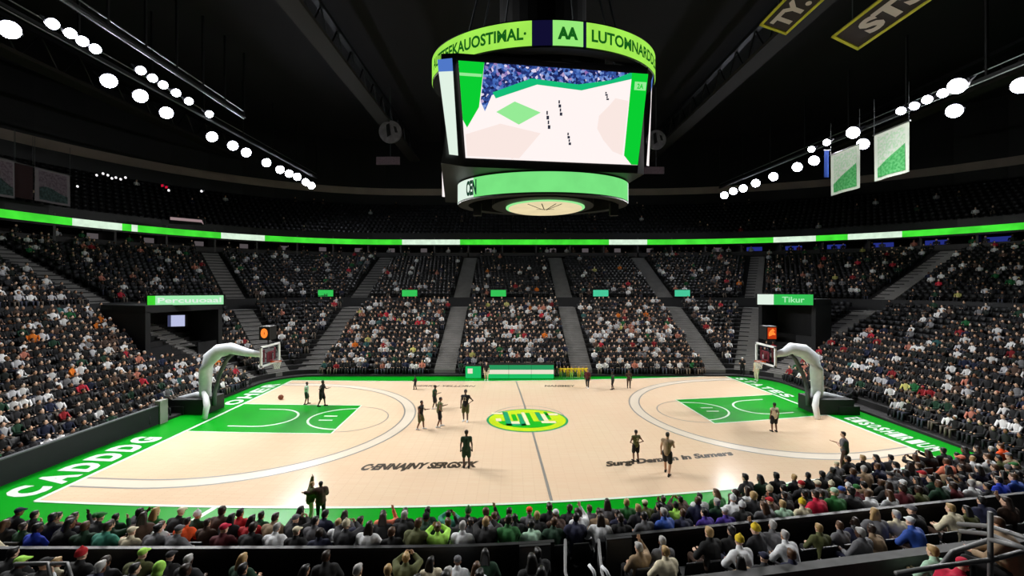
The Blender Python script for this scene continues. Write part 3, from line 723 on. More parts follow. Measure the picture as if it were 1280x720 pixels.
# ceiling trusses
M_truss = mat('brown_truss_steel', (34, 30, 24), .85)
def truss(x, Y0, Y1, z, label):
    e = empty('roof_truss', (x, Y0, z), 0, label, 'truss'); L_ = Y1-Y0
    mb = MB(); mb.box((0, L_/2, 0), (1.5, L_, .3)); mb.build('bottom_chord', M_truss, e)
    mb = MB(); mb.box((0, L_/2, 2.6), (.5, L_, .3)); mb.build('top_chord', M_black, e)
    mb = MB(); n = int(L_/3)
    for i in range(n): mb.tube([(0, i*3, .1), (0, i*3+1.5, 2.6), (0, i*3+3, .1)], .08, 5)
    mb.build('web_brace', M_black, e)
truss(-14.5, 12, 62, 26, 'dim brown roof truss left of the scoreboard')
truss(20.2, 12, 62, 26, 'dim brown roof truss right of the scoreboard')
truss(-38, 14, 60, 25, 'dark roof truss beyond the left floodlights'); truss(42, 14, 60, 25, 'dark roof truss beyond the right floodlights')

# ------------------------------------------------------------------ banners
def cloth_mat(name, c1, c2, c3=None, thr=.5):
    m = bpy.data.materials.new(name); m.use_nodes = True; nt = m.node_tree; b = nt.nodes['Principled BSDF']; b.inputs['Roughness'].default_value = .7
    tc = nt.nodes.new('ShaderNodeTexCoord'); n = nt.nodes.new('ShaderNodeTexNoise'); n.inputs['Scale'].default_value = 6; r = nt.nodes.new('ShaderNodeValToRGB')
    r.color_ramp.elements[0].color = (*lin(c1), 1); r.color_ramp.elements[1].color = (*lin(c2), 1); r.color_ramp.elements[0].position = .4; r.color_ramp.elements[1].position = .6
    nt.links.new(tc.outputs['Object'], n.inputs['Vector']); nt.links.new(n.outputs['Fac'], r.inputs[0]); nt.links.new(r.outputs[0], b.inputs['Base Color']); return m
def banner(x, Y0, Y1, ztop, hgt, label, m_field, m_low, m_edge, sgn=-1, dip=True):
    """hangs parallel to the side stands, faces the court"""
    e = empty('hanging_banner', (x, (Y0+Y1)/2, ztop), 0, label, 'banner'); w = Y1-Y0; n = 10
    def P_(s, t, o): return (sgn*o+.06*math.sin(s*9)*t, -w/2+w*s, -hgt*t)
    def grid(s0, s1, t0, t1, o, back=False):
        mb = MB()
        for i in range(n):
            for j in range(n):
                a, b = s0+(s1-s0)*i/n, s0+(s1-s0)*(i+1)/n; c, d = t0+(t1-t0)*j/n, t0+(t1-t0)*(j+1)/n
                mb.quad(P_(a, c, o), P_(b, c, o), P_(b, d, o), P_(a, d, o))
        return mb
    g = grid(0, 1, 0, 1, 0); g2 = grid(0, 1, 0, 1, -.03); g.add(g2.v, g2.f); g.build('border_cloth', m_edge, e)
    grid(.1, .9, .06, .94, .01).build('field', m_field, e)
    mb = MB(); top_ = lambda s: (.36+.42*s if sgn < 0 else .62-.1*math.sin(s*5))
    for i in range(12):
        a, b = .1+.8*i/12, .1+.8*(i+1)/12
        for j in range(5): c0 = lambda s, q: top_(s)+(.94-top_(s))*q/5; mb.quad(P_(a, c0(a, j), .04), P_(b, c0(b, j), .04), P_(b, c0(b, j+1), .04), P_(a, c0(a, j+1), .04))
    mb.build('emblem', m_low, e)
    MB().tube([(0, -w/2-.1, .03), (0, w/2+.1, .03)], .05, 6).build('rod', M_steel, e)
    MB().tube([(0, -w/2, .03), (0, -w/2, 2.5)], .02, 4).build('wire', M_gray, e); MB().tube([(0, w/2, .03), (0, w/2, 2.5)], .02, 4).build('wire', M_gray, e)
BF = cloth_mat('banner_pale_green', (200, 235, 205), (236, 244, 236)); BLw = cloth_mat('banner_green', (60, 175, 90), (110, 205, 130)); BE = mat('banner_white_edge', (240, 250, 240), .6)
banner(24.9, 29.8, 32.5, 17.6, 3.15, 'pale and green square banner hanging nearer the scoreboard, beside the lamp row', BF, BLw, BE)
banner(24.9, 26.1, 28.6, 17.75, 3.15, 'larger pale and green banner hanging nearer the frame edge under the lamp row', BF, BLw, BE)
BD = cloth_mat('banner_mauve', (96, 80, 92), (122, 110, 120)); BT = cloth_mat('banner_dark_teal', (24, 50, 48), (60, 84, 84)); BDe = mat('banner_grey_edge', (130, 122, 128), .6)
banner(-39.0, 34.0, 36.7, 17.1, 2.7, 'dim mauve and teal banner on the left side above the ribbon', BD, BT, BDe, 1)
banner(-39.0, 31.2, 32.6, 17.15, 2.9, 'dim mauve banner cut by the picture edge above the ribbon', BD, BT, BDe, 1)
M_mar = mat('banner_maroon', (44, 14, 18), .8)
banner(-39.05, 32.7, 33.9, 17.1, 2.7, 'very dark maroon banner between two pale banners on the left', M_mar, M_mar, M_mar, 1)
e = empty('narrow_blue_banner', at(1033, 205, 33), 0, 'narrow blue banner hanging beside the green banners', 'banner'); MB().box((0, 0, 0), (.35, .04, 2.1)).build('cloth', mat('blue_cloth', (40, 80, 170), .7), e); MB().box((0, 0, 1.1), (.5, .06, .06)).build('rod', M_steel, e)
# overhead lettered boards
M_yel = mat('yellow_trim', (214, 206, 60), .5); M_bd = mat('brown_black_board', (58, 48, 50), .7); M_bl = mat('cream_board_lettering', (222, 206, 200), .6)
def board(xl, zl, xr, zr, Y0, Y1, txt, u0, u1, label):
    e = empty('overhead_board', ((xl+xr)/2, Y1, (zl+zr)/2), 0, label, 'sign'); cx, cz = (xl+xr)/2, (zl+zr)/2
    l, r = Vector((xl-cx, 0, zl-cz)), Vector((xr-cx, 0, zr-cz)); Ln = Y0-Y1; nrm = Vector((zl-zr, 0, xr-xl)).normalized()*-1
    def P_(s, t, o=0): p = l*(1-t)+r*t+nrm*o; return (p.x, Ln*s, p.z)
    def slab(s0, s1, t0, t1, o0, o1):
        vs = [P_(s, t, o) for o in (o0, o1) for s, t in ((s0, t0), (s1, t0), (s1, t1), (s0, t1))]
        return vs, [(0, 1, 2, 3), (7, 6, 5, 4), (0, 4, 5, 1), (1, 5, 6, 2), (2, 6, 7, 3), (3, 7, 4, 0)]
    MB().add(*slab(0, 1, 0, 1, -.25, 0)).build('panel', M_bd, e)
    mb = MB()
    for a in ((0, 1, -.04, .04), (0, 1, .96, 1.04), (-.004, .015, -.04, 1.04)): mb.add(*slab(*a, -.05, .06))
    mb.add(*slab(0, 1, 1.0, 1.04, -.28, -.18)); mb.build('trim', M_yel, e)
    mb = MB(); text_mb(mb, txt, lambda x, y: P_(u0+(u1-u0)*x, .82-.62*y, .03), 0, .05); mb.build('lettering', M_bl, e)
    for s in (.05, .5, .95): MB().tube([(0, Ln*s, .1), (0, Ln*s, 6)], .03, 5).build('hanger', M_gray, e)
board(15.55, 23.75, 17.1, 23.2, 16, 26, 'TY.', .04, .28, 'dark overhead board with yellow trim reading TY, nearer the scoreboard')
board(20.05, 23.0, 21.6, 22.25, 15, 26, 'STSEISI', .12, .75, 'dark overhead board with yellow trim and long cream lettering')
# hanging round emblems
M_dim = mat('dim_grey_emblem', (120, 116, 124), .6, noise=.3, scale=2); M_pk = mat('dim_pink_plate', (110, 92, 104), .6, noise=.2)
for px, py, rr, ty, label in ((488, 165, 14, 201, 'dim round grey emblem hanging left of the scoreboard with plate below'), (820, 175, 12, 213, 'dim round grey emblem hanging right of the scoreboard with plate below')):
    Y = 47; c = Vector(at(px, py, Y)); e = empty('round_emblem', c, 0, label, 'emblem'); R_ = rr*Y/F
    MB().disc((0, 0, 0), R_, (0, -1, 0), .3, 28).build('disc', M_dim, e)
    mb = MB(); mb.poly([(-.35*R_, -.17, .6*R_), (-.05*R_, -.17, .75*R_), (.1*R_, -.17, -.3*R_), (-.25*R_, -.17, -.5*R_)]); mb.poly([(.3*R_, -.17, .5*R_), (.55*R_, -.17, .4*R_), (.7*R_, -.17, -.1*R_), (.45*R_, -.17, -.1*R_)]); mb.build('dark_mark', M_black, e)
    t = (ty-py)*Y/F; MB().box((-.2*R_, 0, -t), (R_*2.1, .12, R_*.7)).build('plate', M_pk, e)
    MB().tube([(0, 0, R_), (0, 0, 29.8-c.z)], .03, 5).build('cable', M_gray, e); MB().tube([(0, 0, -R_), (0, 0, -t)], .03, 5).build('cable', M_gray, e)

# ------------------------------------------------------------------ barrier left, scorer's table, stanchions
e = empty('courtside_barrier', (XL-.05, 15, 0), 0, 'long black padded barrier wall between the left stand and the green apron', 'barrier')
mb = MB(); mb.box((0, -1.2, .5), (.14, 17.2, .96)); mb.build('panel', M_dark, e)
mb = MB(); mb.box((0, -1.2, 1.0), (.18, 17.2, .05)); mb.build('top_rail', M_gray, e)
mb = MB(); mb.box((0, 7.6, .62), (.3, .5, 1.25)); mb.build('end_post', mat('pale_grey_post', (150, 150, 145), .6), e)
# scorer's table: several display panels
E_tg = emit('table_led_green', (40, 150, 92), 1); E_tw = emit('table_led_cream', (235, 226, 205), 1); E_tg2 = emit('table_led_bright_green', (30, 190, 100), 1)
e = empty('scorers_table', (.65, 33.2, 0), 0, 'long far side scorers table with green and cream display stripes', 'table')
mb = MB(); mb.box((0, .35, .55), (5.4, .7, 1.1)); mb.box((0, .35, 1.13), (5.5, .8, .05)); mb.build('cabinet', M_black, e)
mb = MB()
for i in range(3):
    x0, x1 = -2.7+1.8*i, -2.7+1.8*i+1.78
    mb.quad((x0, -.01, .03), (x1, -.01, .03), (x1, -.01, .38), (x0, -.01, .38), 2); mb.quad((x0, -.01, .38), (x1, -.01, .38), (x1, -.01, .72), (x0, -.01, .72), 1); mb.quad((x0, -.01, .72), (x1, -.01, .72), (x1, -.01, 1.1), (x0, -.01, 1.1), 0)
mb.build('display', [E_tg, E_tw, E_tg2], e)
e = empty('scorers_table', (-3.1, 33.3, 0), 0, 'short green display table section next to the standing person at far sideline', 'table')
MB().box((0, .35, .5), (1.3, .7, 1.0)).build('cabinet', M_black, e)
mb = MB(); mb.quad((-.62, -.01, .03), (.62, -.01, .03), (.62, -.01, .98), (-.62, -.01, .98), 0); mb.quad((-.45, -.02, .4), (-.05, -.02, .4), (-.05, -.02, .8), (-.45, -.02, .8), 1); mb.build('display', [E_tg2, E_tw], e)

M_glass = bpy.data.materials.new('backboard_glass'); M_glass.use_nodes = True
_b = M_glass.node_tree.nodes['Principled BSDF']; _b.inputs['Transmission Weight'].default_value = 1; _b.inputs['Roughness'].default_value = .05; _b.inputs['Base Color'].default_value = (.95, .97, 1, 1); _b.inputs['IOR'].default_value = 1.02
M_rim = mat('orange_rim', (220, 80, 20), .4); M_mr = mat('maroon_square', (130, 40, 60), .5); M_net = mat('white_net', (230, 230, 230), .7)
E_or = emit('shot_clock_orange', (255, 130, 50), 1.3); E_or2 = emit('shot_clock_glow', (190, 60, 20), 1)
def stanchion(xb, xd, yb, s, label, digit, style):
    """xb base x, xd board x, s=+1 if the board is towards +X"""
    e = empty('basket_stanchion', (xb, yb, 0), 0, label, 'basketball hoop'); L_ = (xd-xb)
    mb = MB(); mb.box((-s*.7, .5, .45), (2.2, 1.5, .85)); mb.box((-s*1.5, .5, .25), (1.2, 1.6, .5)); mb.build('base', mat('black_base_padding', (20, 20, 24), .6), e)
    pts = [(-s*.1, .4, .5), (-s*.15, .4, 1.4), (-s*.1, .4, 2.5), (s*.15, .38, 3.15), (s*.7, .35, 3.6), (s*1.5, .3, 3.75), (L_*.62, .15, 3.55), (L_-s*.35, 0, 3.4)]
    mb = MB(); mb.tube(pts, [.34, .36, .40, .42, .40, .34, .24, .14], 12, sx=.8); mb.build('padded_arm', M_pad, e, True)
    mb = MB(); mb.tube([(s*.45, .3, .4), (s*.5, .3, 1.2), (s*.75, .3, 2.2), (s*1.2, .3, 3.1), (s*1.6, .3, 3.5)], .12, 8); mb.build('brace', M_gray, e, True)
    mb = MB(); mb.tube([(-s*.1, .2, 1.2), (s*.55, -.5, 1.1), (s*.95, -.95, .75), (s*.85, -1.0, .02)], [.12, .15, .16, .14], 8); mb.build('front_post', M_white, e, True)
    mb = MB(); mb.tube([(0, .3, .9), (-s*.6, .4, .98), (-s*1.9, .4, .75)], [.2, .2, .08], 8); mb.build('rear_strut', M_pad, e, True)
    bd = MB(); bd.box((L_, 0, 3.45), (.04, 1.8, 1.07)); bd_o = bd.build('backboard', M_glass, e)
    fr = MB()
    for y in (-.9, .9): fr.box((L_, y, 3.45), (.09, .10, 1.17))
    for z in (2.91, 3.99): fr.box((L_, 0, z), (.09, 1.9, .10))
    fr.build('backboard_frame', M_white, e)
    q = MB()
    for y in (-.3, .3): q.box((L_+s*.03, y, 3.38), (.02, .06, .5))
    for z in (3.13, 3.62): q.box((L_+s*.03, 0, z), (.02, .65, .06))
    q.box((L_-s*.06, 0, 3.3), (.05, .5, .55)); q.box((L_-s*.06, -.55, 3.45), (.03, .14, .7)); q.box((L_-s*.06, .55, 3.45), (.03, .14, .7)); q.build('target_square', M_mr, e)
    r = MB(); pts = [(L_+s*.38+.23*math.cos(2*PI*i/20), .23*math.sin(2*PI*i/20), 3.05) for i in range(21)]; r.tube(pts, .018, 6); r.box((L_+s*.09, 0, 3.03), (.16, .14, .08)); r.build('rim', M_rim, e)
    nt_ = MB()
    for i in range(12):
        for dr_ in (1, -1):
            a0 = 2*PI*i/12; P_ = []
            for j in range(5): a = a0+dr_*j*PI/12; rad = .23-.09*min(1, j/3); P_.append((L_+s*.38+rad*math.cos(a), rad*math.sin(a), 3.05-.11*j))
            nt_.tube(P_, .008, 4)
    nt_.build('net', M_net, e)
    ck = MB(); ck.box((L_-s*.15, 0, 4.72), (.6, .7, .78)); ck.tube([(L_-s*.12, 0, 3.9), (L_-s*.12, 0, 4.4)], .05, 6); c_o = ck.build('shot_clock', M_black, e)
    d = MB(); text_mb(d, digit, lambda x, y: (L_-s*.15-.2+.4*x, -.37, 4.44+.56*y), 0, .09); d.build('digits', E_or, c_o)
    if style: MB().quad((L_-.25-s*.15, -.36, 4.4), (L_+.25-s*.15, -.36, 4.4), (L_+.25-s*.15, -.36, 5.05), (L_-.25-s*.15, -.36, 5.05)).build('glow_panel', E_or2, c_o)
stanchion(-18.0, -14.05, 24.2, 1, 'white padded basket stanchion and hoop with orange clock beside the long black barrier', '0', False)
stanchion(17.9, 14.75, 24.2, -1, 'white padded basket stanchion and hoop under a glowing boxed clock, without barrier nearby', '6', True)

# ------------------------------------------------------------------ people
def shape(tubes, balls, vox, ratio, smooth=2):
    """tapered limbs and rounded masses grown together into one continuous surface"""
    mb = MB()
    for pts, rads in tubes:
        mb.tube(pts, rads, 10)
        for p, r in zip(pts, rads if isinstance(rads, (list, tuple)) else [rads]*len(pts)): mb.ball(p, r*.985, 0, 10, 6)
    for c, r in balls: mb.ball(c, r, 0, 14, 10)
    me = mb.mesh('figure'); o = bpy.data.objects.new('figure', me); col.objects.link(o)
    m = o.modifiers.new('r', 'REMESH'); m.mode = 'VOXEL'; m.voxel_size = vox; m.use_smooth_shade = True
    s = o.modifiers.new('s', 'SMOOTH'); s.iterations = smooth; s.factor = .5
    d = o.modifiers.new('d', 'DECIMATE'); d.ratio = ratio
    out = bpy.data.meshes.new_from_object(o.evaluated_get(DG())); bpy.data.objects.remove(o); bpy.data.meshes.remove(me)
    out.polygons.foreach_set('use_smooth', [True]*len(out.polygons)); return out
V3 = Vector
def hand(wr, d, side, up, curl=.5, s=1.0):
    """palm, four unequal bent fingers and a thumb from the side; d = pointing direction, side = towards the thumb, up = back of hand"""
    d, side, up = V3(d).normalized(), V3(side).normalized(), V3(up).normalized(); wr = V3(wr)
    T = [([tuple(wr), tuple(wr+d*.05*s), tuple(wr+d*.09*s)], [.024*s, .026*s, .024*s])]
    for off in (-.024, .024): T.append(([tuple(wr+d*.02*s+side*off*.7*s), tuple(wr+d*.085*s+side*off*s)], [.016*s, .014*s]))
    for k, ln in enumerate((.072, .082, .076, .058)):
        b = wr+d*.088*s+side*(.032-.0215*k)*s; q1 = b+(d*(1-curl*.4)-up*curl*.5)*ln*.5*s; q2 = q1+(d*(1-curl)-up*curl*1.1)*ln*.5*s
        T.append(([tuple(b), tuple(q1), tuple(q2)], [.0098*s, .0092*s, .0078*s]))
    b = wr+d*.028*s+side*.026*s; q1 = b+(d*.6+side*.75)*.038*s; q2 = q1+(d*.85+side*.25-up*.2)*.032*s
    T.append(([tuple(b), tuple(q1), tuple(q2)], [.013*s, .011*s, .009*s])); return T
def figure(J, vox=.012, ratio=.28, hands=True, face=None):
    """J: joint dictionary. Returns the bare body mesh (one continuous surface) with eyes and mouth coloured."""
    P = {k: V3(v) for k, v in J.items() if isinstance(v, (tuple, Vector))}
    f = V3(J.get('look', (0, 1, 0))).normalized(); up = V3(J.get('headup', (0, 0, 1))).normalized(); r = f.cross(up).normalized(); up = r.cross(f).normalized()
    hd = P['head']
    tubes = [([P['pelvis'], P['waist'], P['chest'], P['neck']], [.135, .125, .145, .06]), ([P['neck'], P['neck']*.5+hd*.5, hd-up*.03], [.062, .055, .055])]
    tubes.append(([P['shL'], P['shR']], [.07, .07])); tubes.append(([P['hipL'], P['hipR']], [.105, .105]))
    for s in 'LR':
        tubes.append(([P['sh'+s], P['el'+s], P['wr'+s]], [.056, .042, .028]))
        e2 = P['sh'+s]*.5+P['el'+s]*.5; tubes.append(([P['sh'+s], e2], [.06, .052]))
        kn = P['kn'+s]; an = P['an'+s]; calf = kn*.68+an*.32
        tubes.append(([P['hip'+s], kn, calf, an], [.092, .058, .058, .038]))
        toe = J['toe'+s]; tubes.append(([an-V3((0, 0, .03)), V3(toe)], [.042, .034]))
        if hands:
            d = J.get('hd'+s) or (P['wr'+s]-P['el'+s]); d = V3(d).normalized(); sd = V3((1 if s == 'L' else -1, .3, 0)) if 'ht'+s not in J else V3(J['ht'+s])
            sd = (sd-d*sd.dot(d)).normalized(); tubes += hand(P['wr'+s], d, sd, d.cross(sd) if s == 'L' else sd.cross(d), .55)
    b = [(hd, (0, 0, 0))]; balls = []
    def hb(a, bb, c, rr): balls.append((hd+r*a+f*bb+up*c, rr))
    hb(0, -.01, .035, (.076, .076, .088)) ; hb(0, .012, .03, (.07, .08, .085)); hb(0, .03, -.05, (.052, .058, .055)); hb(0, .062, -.082, (.026, .022, .02))
    hb(0, .098, -.012, (.013, .02, .02)); hb(0, .085, .018, (.012, .016, .03)); hb(.078, -.005, -.005, (.012, .02, .03)); hb(-.078, -.005, -.005, (.012, .02, .03)); hb(0, .083, -.055, (.024, .012, .012))
    tubes = [([tuple(p) for p in pts], rd) for pts, rd in tubes]
    me = shape(tubes, balls, vox, ratio)
    eye = [hd+r*.03*s+f*.085+up*.015 for s in (-1, 1)]; mouth = hd+f*.092-up*.052
    idx = []
    for p in me.polygons:
        c = p.center; k = 0
        if min((c-e).length for e in eye) < .014: k = 1
        elif abs((c-mouth).dot(r)) < .024 and abs((c-mouth).dot(up)) < .007 and (c-mouth).length < .04: k = 2
        idx.append(k)
    me.polygons.foreach_set('material_index', idx); me['hd'] = tuple(hd); me['ax'] = tuple(r)+tuple(f)+tuple(up)
    return me, (hd, r, f, up)
def head_bits(fr, kind):
    hd, r, f, up = fr; B = []; T = []
    def hb(a, bb, c, rr): B.append((hd+r*a+f*bb+up*c, rr))
    if kind in ('short', 'long', 'bun', 'curly'):
        g = .012 if kind == 'curly' else 0
        hb(0, -.022, .06, (.086+g, .088+g, .082+g)); hb(0, -.055, .01, (.072+g, .05+g, .07+g)); hb(0, .03, .105, (.055, .05, .03))
    if kind == 'long':
        for s in (-1, 0, 1): T.append(([tuple(hd+r*.045*s-f*.055+up*.02), tuple(hd+r*.06*s-f*.075-up*.12), tuple(hd+r*.055*s-f*.085-up*.27)], [.05, .05, .028]))
    if kind == 'bun': hb(0, -.10, .09, (.045, .045, .045))
    if kind == 'beanie': hb(0, -.01, .075, (.093, .098, .085)); hb(0, -.02, .045, (.094, .098, .05)); hb(0, -.01, .165, (.028, .028, .028))
    if kind == 'cap': hb(0, -.01, .07, (.09, .095, .07)); T.append(([tuple(hd+f*.07+up*.06), tuple(hd+f*.15+up*.045)], [.045, .02])) ; hb(0, .115, .055, (.06, .06, .010))
    if kind == 'hood': hb(0, -.03, .04, (.105, .11, .12)); hb(0, -.06, -.06, (.10, .09, .09))
    return shape(T, B, .014, .3, 1)
def cloth(J, kind, sleeve=1.0, vox=.018, ratio=.3, bulk=1.0):
    P = {k: V3(v) for k, v in J.items() if isinstance(v, (tuple, Vector))}; T = []; B = []
    if kind in ('jacket', 'jersey', 'shirt'):
        k = {'jacket': .035*bulk, 'shirt': .016, 'jersey': .018}[kind]
        low = P['pelvis']*1.0+(P['waist']-P['pelvis'])*(-.15)
        T.append(([low, P['waist'], P['chest'], P['chest']*.35+P['neck']*.65], [.15+k, .142+k, .158+k, .085+k*.4]))
        T.append(([P['hipL']*.7+low*.3, P['hipR']*.7+low*.3], [.10+k, .10+k])); T.append(([P['shL'], P['shR']], [.076+k*.7]*2)); T.append(([P['shL']*.8+P['chest']*.2, P['waist']*.8+P['shL']*.2], [.09+k, .10+k])); T.append(([P['shR']*.8+P['chest']*.2, P['waist']*.8+P['shR']*.2], [.09+k, .10+k]))
        for s in 'LR':
            a, b, c = P['sh'+s], P['el'+s], P['wr'+s]
            if sleeve >= 1: T.append(([a, b, b*.1+c*.9], [.066+k, .052+k*.8, .036+k*.6]))
            elif sleeve > 0: T.append(([a, a*(1-sleeve)+b*sleeve], [.07+k*.5, .06+k*.6]))
            else: T.append(([a, a*.85+P['chest']*.15], [.068, .08]))
        if kind == 'jacket': T.append(([P['neck']-V3((0, .01, .02)), P['neck']+(P['head']-P['neck'])*.25], [.085, .078]))
    else:
        full = kind == 'trousers'
        T.append(([P['hipL'], P['hipR']], [.122, .122])); T.append(([P['pelvis'], P['pelvis']*.5+P['waist']*.5], [.15, .145]))
        for s in 'LR':
            h, n, a = P['hip'+s], P['kn'+s], P['an'+s]
            if full: T.append(([h, n, n*.1+a*.9], [.115, .08, .06]))
            else: T.append(([h, h*.12+n*.88], [.125, .105]))
    T = [([tuple(p) for p in pts], rd) for pts, rd in T]
    return shape(T, B, vox, ratio, 2)
def shoes(J, sides):
    T = []
    for s in sides:
        a, t = V3(J['an'+s]), V3(J['toe'+s]); d = (t-a); d.z = 0; d.normalize(); h = a-d*.055; z = t.z
        T.append(([(h.x, h.y, z+.005), (a.x+d.x*.05, a.y+d.y*.05, z+.01), (t.x, t.y, z)], [.046, .047, .04])); T.append(([tuple(a), (a.x, a.y, z+.01)], [.05, .048]))
    return shape([([tuple(p) for p in q], r) for q, r in T], [], .014, .35, 1)
M_eye = mat('dark_eye', (20, 14, 12), .3); M_lip = mat('lip', (150, 80, 72), .6)
SK = {'light': mat('light_skin', (228, 186, 158), .55), 'tan': mat('tan_skin', (196, 148, 116), .55), 'brown': mat('brown_skin', (120, 80, 58), .55), 'dark': mat('dark_skin', (76, 50, 38), .5)}
for m_ in SK.values(): m_.node_tree.nodes['Principled BSDF'].inputs['Subsurface Weight'].default_value = 0.0
HC = {'black': mat('black_hair', (16, 13, 12), .5), 'dark brown': mat('dark_brown_hair', (42, 28, 20), .5), 'brown': mat('brown_hair', (86, 58, 36), .5), 'blond': mat('blond_hair', (176, 144, 92), .5), 'grey': mat('grey_hair', (170, 168, 165), .5), 'red': mat('red_hair', (130, 60, 30), .5)}
CLR = {'black': (16, 16, 18), 'charcoal': (38, 38, 42), 'grey': (104, 104, 108), 'navy': (22, 26, 56), 'dark green': (18, 56, 34), 'green': (40, 110, 50), 'white': (228, 230, 232), 'red': (186, 26, 36), 'orange': (240, 84, 24), 'royal blue': (30, 60, 190), 'blue': (96, 106, 214), 'purple': (74, 50, 150), 'maroon': (86, 20, 30), 'tan': (152, 128, 100), 'lime green': (170, 230, 90), 'pale green': (176, 214, 186), 'teal': (60, 140, 120), 'cream': (220, 210, 180), 'yellow': (230, 200, 40), 'brown': (70, 48, 36), 'salmon': (236, 130, 100), 'crimson': (200, 20, 60), 'olive': (86, 90, 50)}
def cm(c): return mat(c.replace(' ', '_')+'_cloth', CLR[c], .85, noise=.18, scale=9)
# seated spectators: six poses, each with its own meshes
def seated(lean, aw, turn, tilt, armup=None, scale_w=1.0):
    y = lean
    J = dict(pelvis=(0, -.10, .53), waist=(0, -.11+y*.2, .72), chest=(0, -.10+y*.6, .92), neck=(0, -.08+y, 1.07), head=(tilt*.05, -.05+y*1.15, 1.21),
             shL=(-.18*scale_w, -.09+y*.9, 1.0), shR=(.18*scale_w, -.09+y*.9, 1.0), hipL=(-.10, -.06, .52), hipR=(.10, -.06, .52),
             knL=(-.13-aw*.3, .38, .53), knR=(.13+aw*.3, .38, .53), anL=(-.13-aw*.2, .40, .11), anR=(.13+aw*.3, .36, .11), toeL=(-.15-aw*.2, .56, .045), toeR=(.15+aw*.3, .52, .045),
             elL=(-.27-aw*.3, .02+y, .74), elR=(.27+aw*.3, .02+y, .74), wrL=(-.10, .24+y*.6, .67), wrR=(.10, .26+y*.6, .66),
             look=(math.sin(turn), math.cos(turn), -.12), headup=(tilt*.2, 0, 1), hdL=(.35, .9, -.1), hdR=(-.35, .9, -.1))
    if armup == 'R': J.update(elR=(.27, .14+y, 1.0), wrR=(.16, .22+y, 1.22), hdR=(-.2, .1, 1))
    if armup == 'both': J.update(elR=(.27, .14+y, 1.02), wrR=(.11, .28+y, 1.1), hdR=(-.6, .2, .7), elL=(-.27, .14+y, 1.02), wrL=(-.11, .28+y, 1.1), hdL=(.6, .2, .7))
    return J
POSES = [seated(.04, .02, 0, 0), seated(.16, .08, .25, .6), seated(-.02, .0, -.35, -.4, 'R'), seated(.09, .12, -.15, .3), seated(.02, .05, .5, .2), seated(.12, .1, 0, 0, 'both')]
SEAT_KIT = []
for i, J in enumerate(POSES):
    bd, fr = figure(J, .0125, .16)
    kit = dict(body=bd, jacket=cloth(J, 'jacket', 1, ratio=.22, bulk=1.0 if i % 2 else .7), trousers=cloth(J, 'trousers', ratio=.2), shoeL=shoes(J, 'L'), shoeR=shoes(J, 'R'), top={k: head_bits(fr, k) for k in ('short', 'long', 'bun', 'curly', 'beanie', 'cap', 'hood')})
    for m_ in ('light', ): pass
    kit['body'].materials.append(SK['light']); kit['body'].materials.append(M_eye); kit['body'].materials.append(M_lip)
    for k in ('jacket', 'trousers', 'shoeL', 'shoeR'): kit[k].materials.append(cm('black'))
    for k in kit['top'].values(): k.materials.append(HC['black'])
    SEAT_KIT.append(kit)
def put(name, me, parent, m):
    o = bpy.data.objects.new(name, me); col.objects.link(o); o.parent = parent
    o.material_slots[0].link = 'OBJECT'; o.material_slots[0].material = m; return o
def sit(x, y, z, rz, pose, skin, jacket, trousers, hk, hcol, label, group, s=1.0):
    e = empty('person', (x, y, z), rz, label, 'person', group); e.scale = (s, s, s); k = SEAT_KIT[pose]
    put('body', k['body'], e, SK[skin]); put('jacket', k['jacket'], e, cm(jacket)); put('trousers', k['trousers'], e, cm(trousers)); put('shoe', k['shoeL'], e, cm('black')); put('shoe', k['shoeR'], e, cm('black'))
    nm = {'beanie': 'beanie', 'cap': 'cap', 'hood': 'hood'}.get(hk, 'hair')
    put(nm, k['top'][hk], e, cm(hcol) if nm != 'hair' else HC[hcol]); return e
# near stand: rows swing away from the camera to the right
def g_(X): return .17*(X+math.sqrt(X*X+4))/2-.17
def ny(base, X): return base+g_(X)
NROWS = [(12.9, 0.0), (12.2, 0.0), (11.5, 0.0), (10.8, .2), (10.1, .4), (8.9, .5), (8.2, .72), (7.5, .95)]
MB_ = MB()
def ntier(base0, base1, z, x0, x1, zb=-.02, m=0, mb=None, n=40):
    mb = mb or MB_
    xs = [x0+(x1-x0)*i/n for i in range(n+1)]
    for a, b in zip(xs, xs[1:]):
        p = [(a, ny(base0, a)), (b, ny(base0, b)), (b, ny(base1, b)), (a, ny(base1, a))]
        mb.quad(*[(q[0], q[1], z) for q in p], m); mb.quad((*p[0], zb), (*p[1], zb), (*p[1], z), (*p[0], z), m); mb.quad((*p[3], z), (*p[2], z), (*p[2], zb), (*p[3], zb), m)
for b, z in NROWS[3:]:
    ntier(b-.42 if b != 10.1 else 8.0, b+.30, z, -19, 26)
ntier(9.2, 9.72, .4, -19, 26); ntier(7.1, 8.5, .72, -19, 26)
for i in range(5): ntier(6.3-.8*i, 7.1-.8*i, 1.2+.28*i, -19, 26)
MB_.build('near_seating_tier', M_tier, None)['kind'] = 'structure'
AX = 1.62   # the aisle between the two rail posts
seat_me = {}
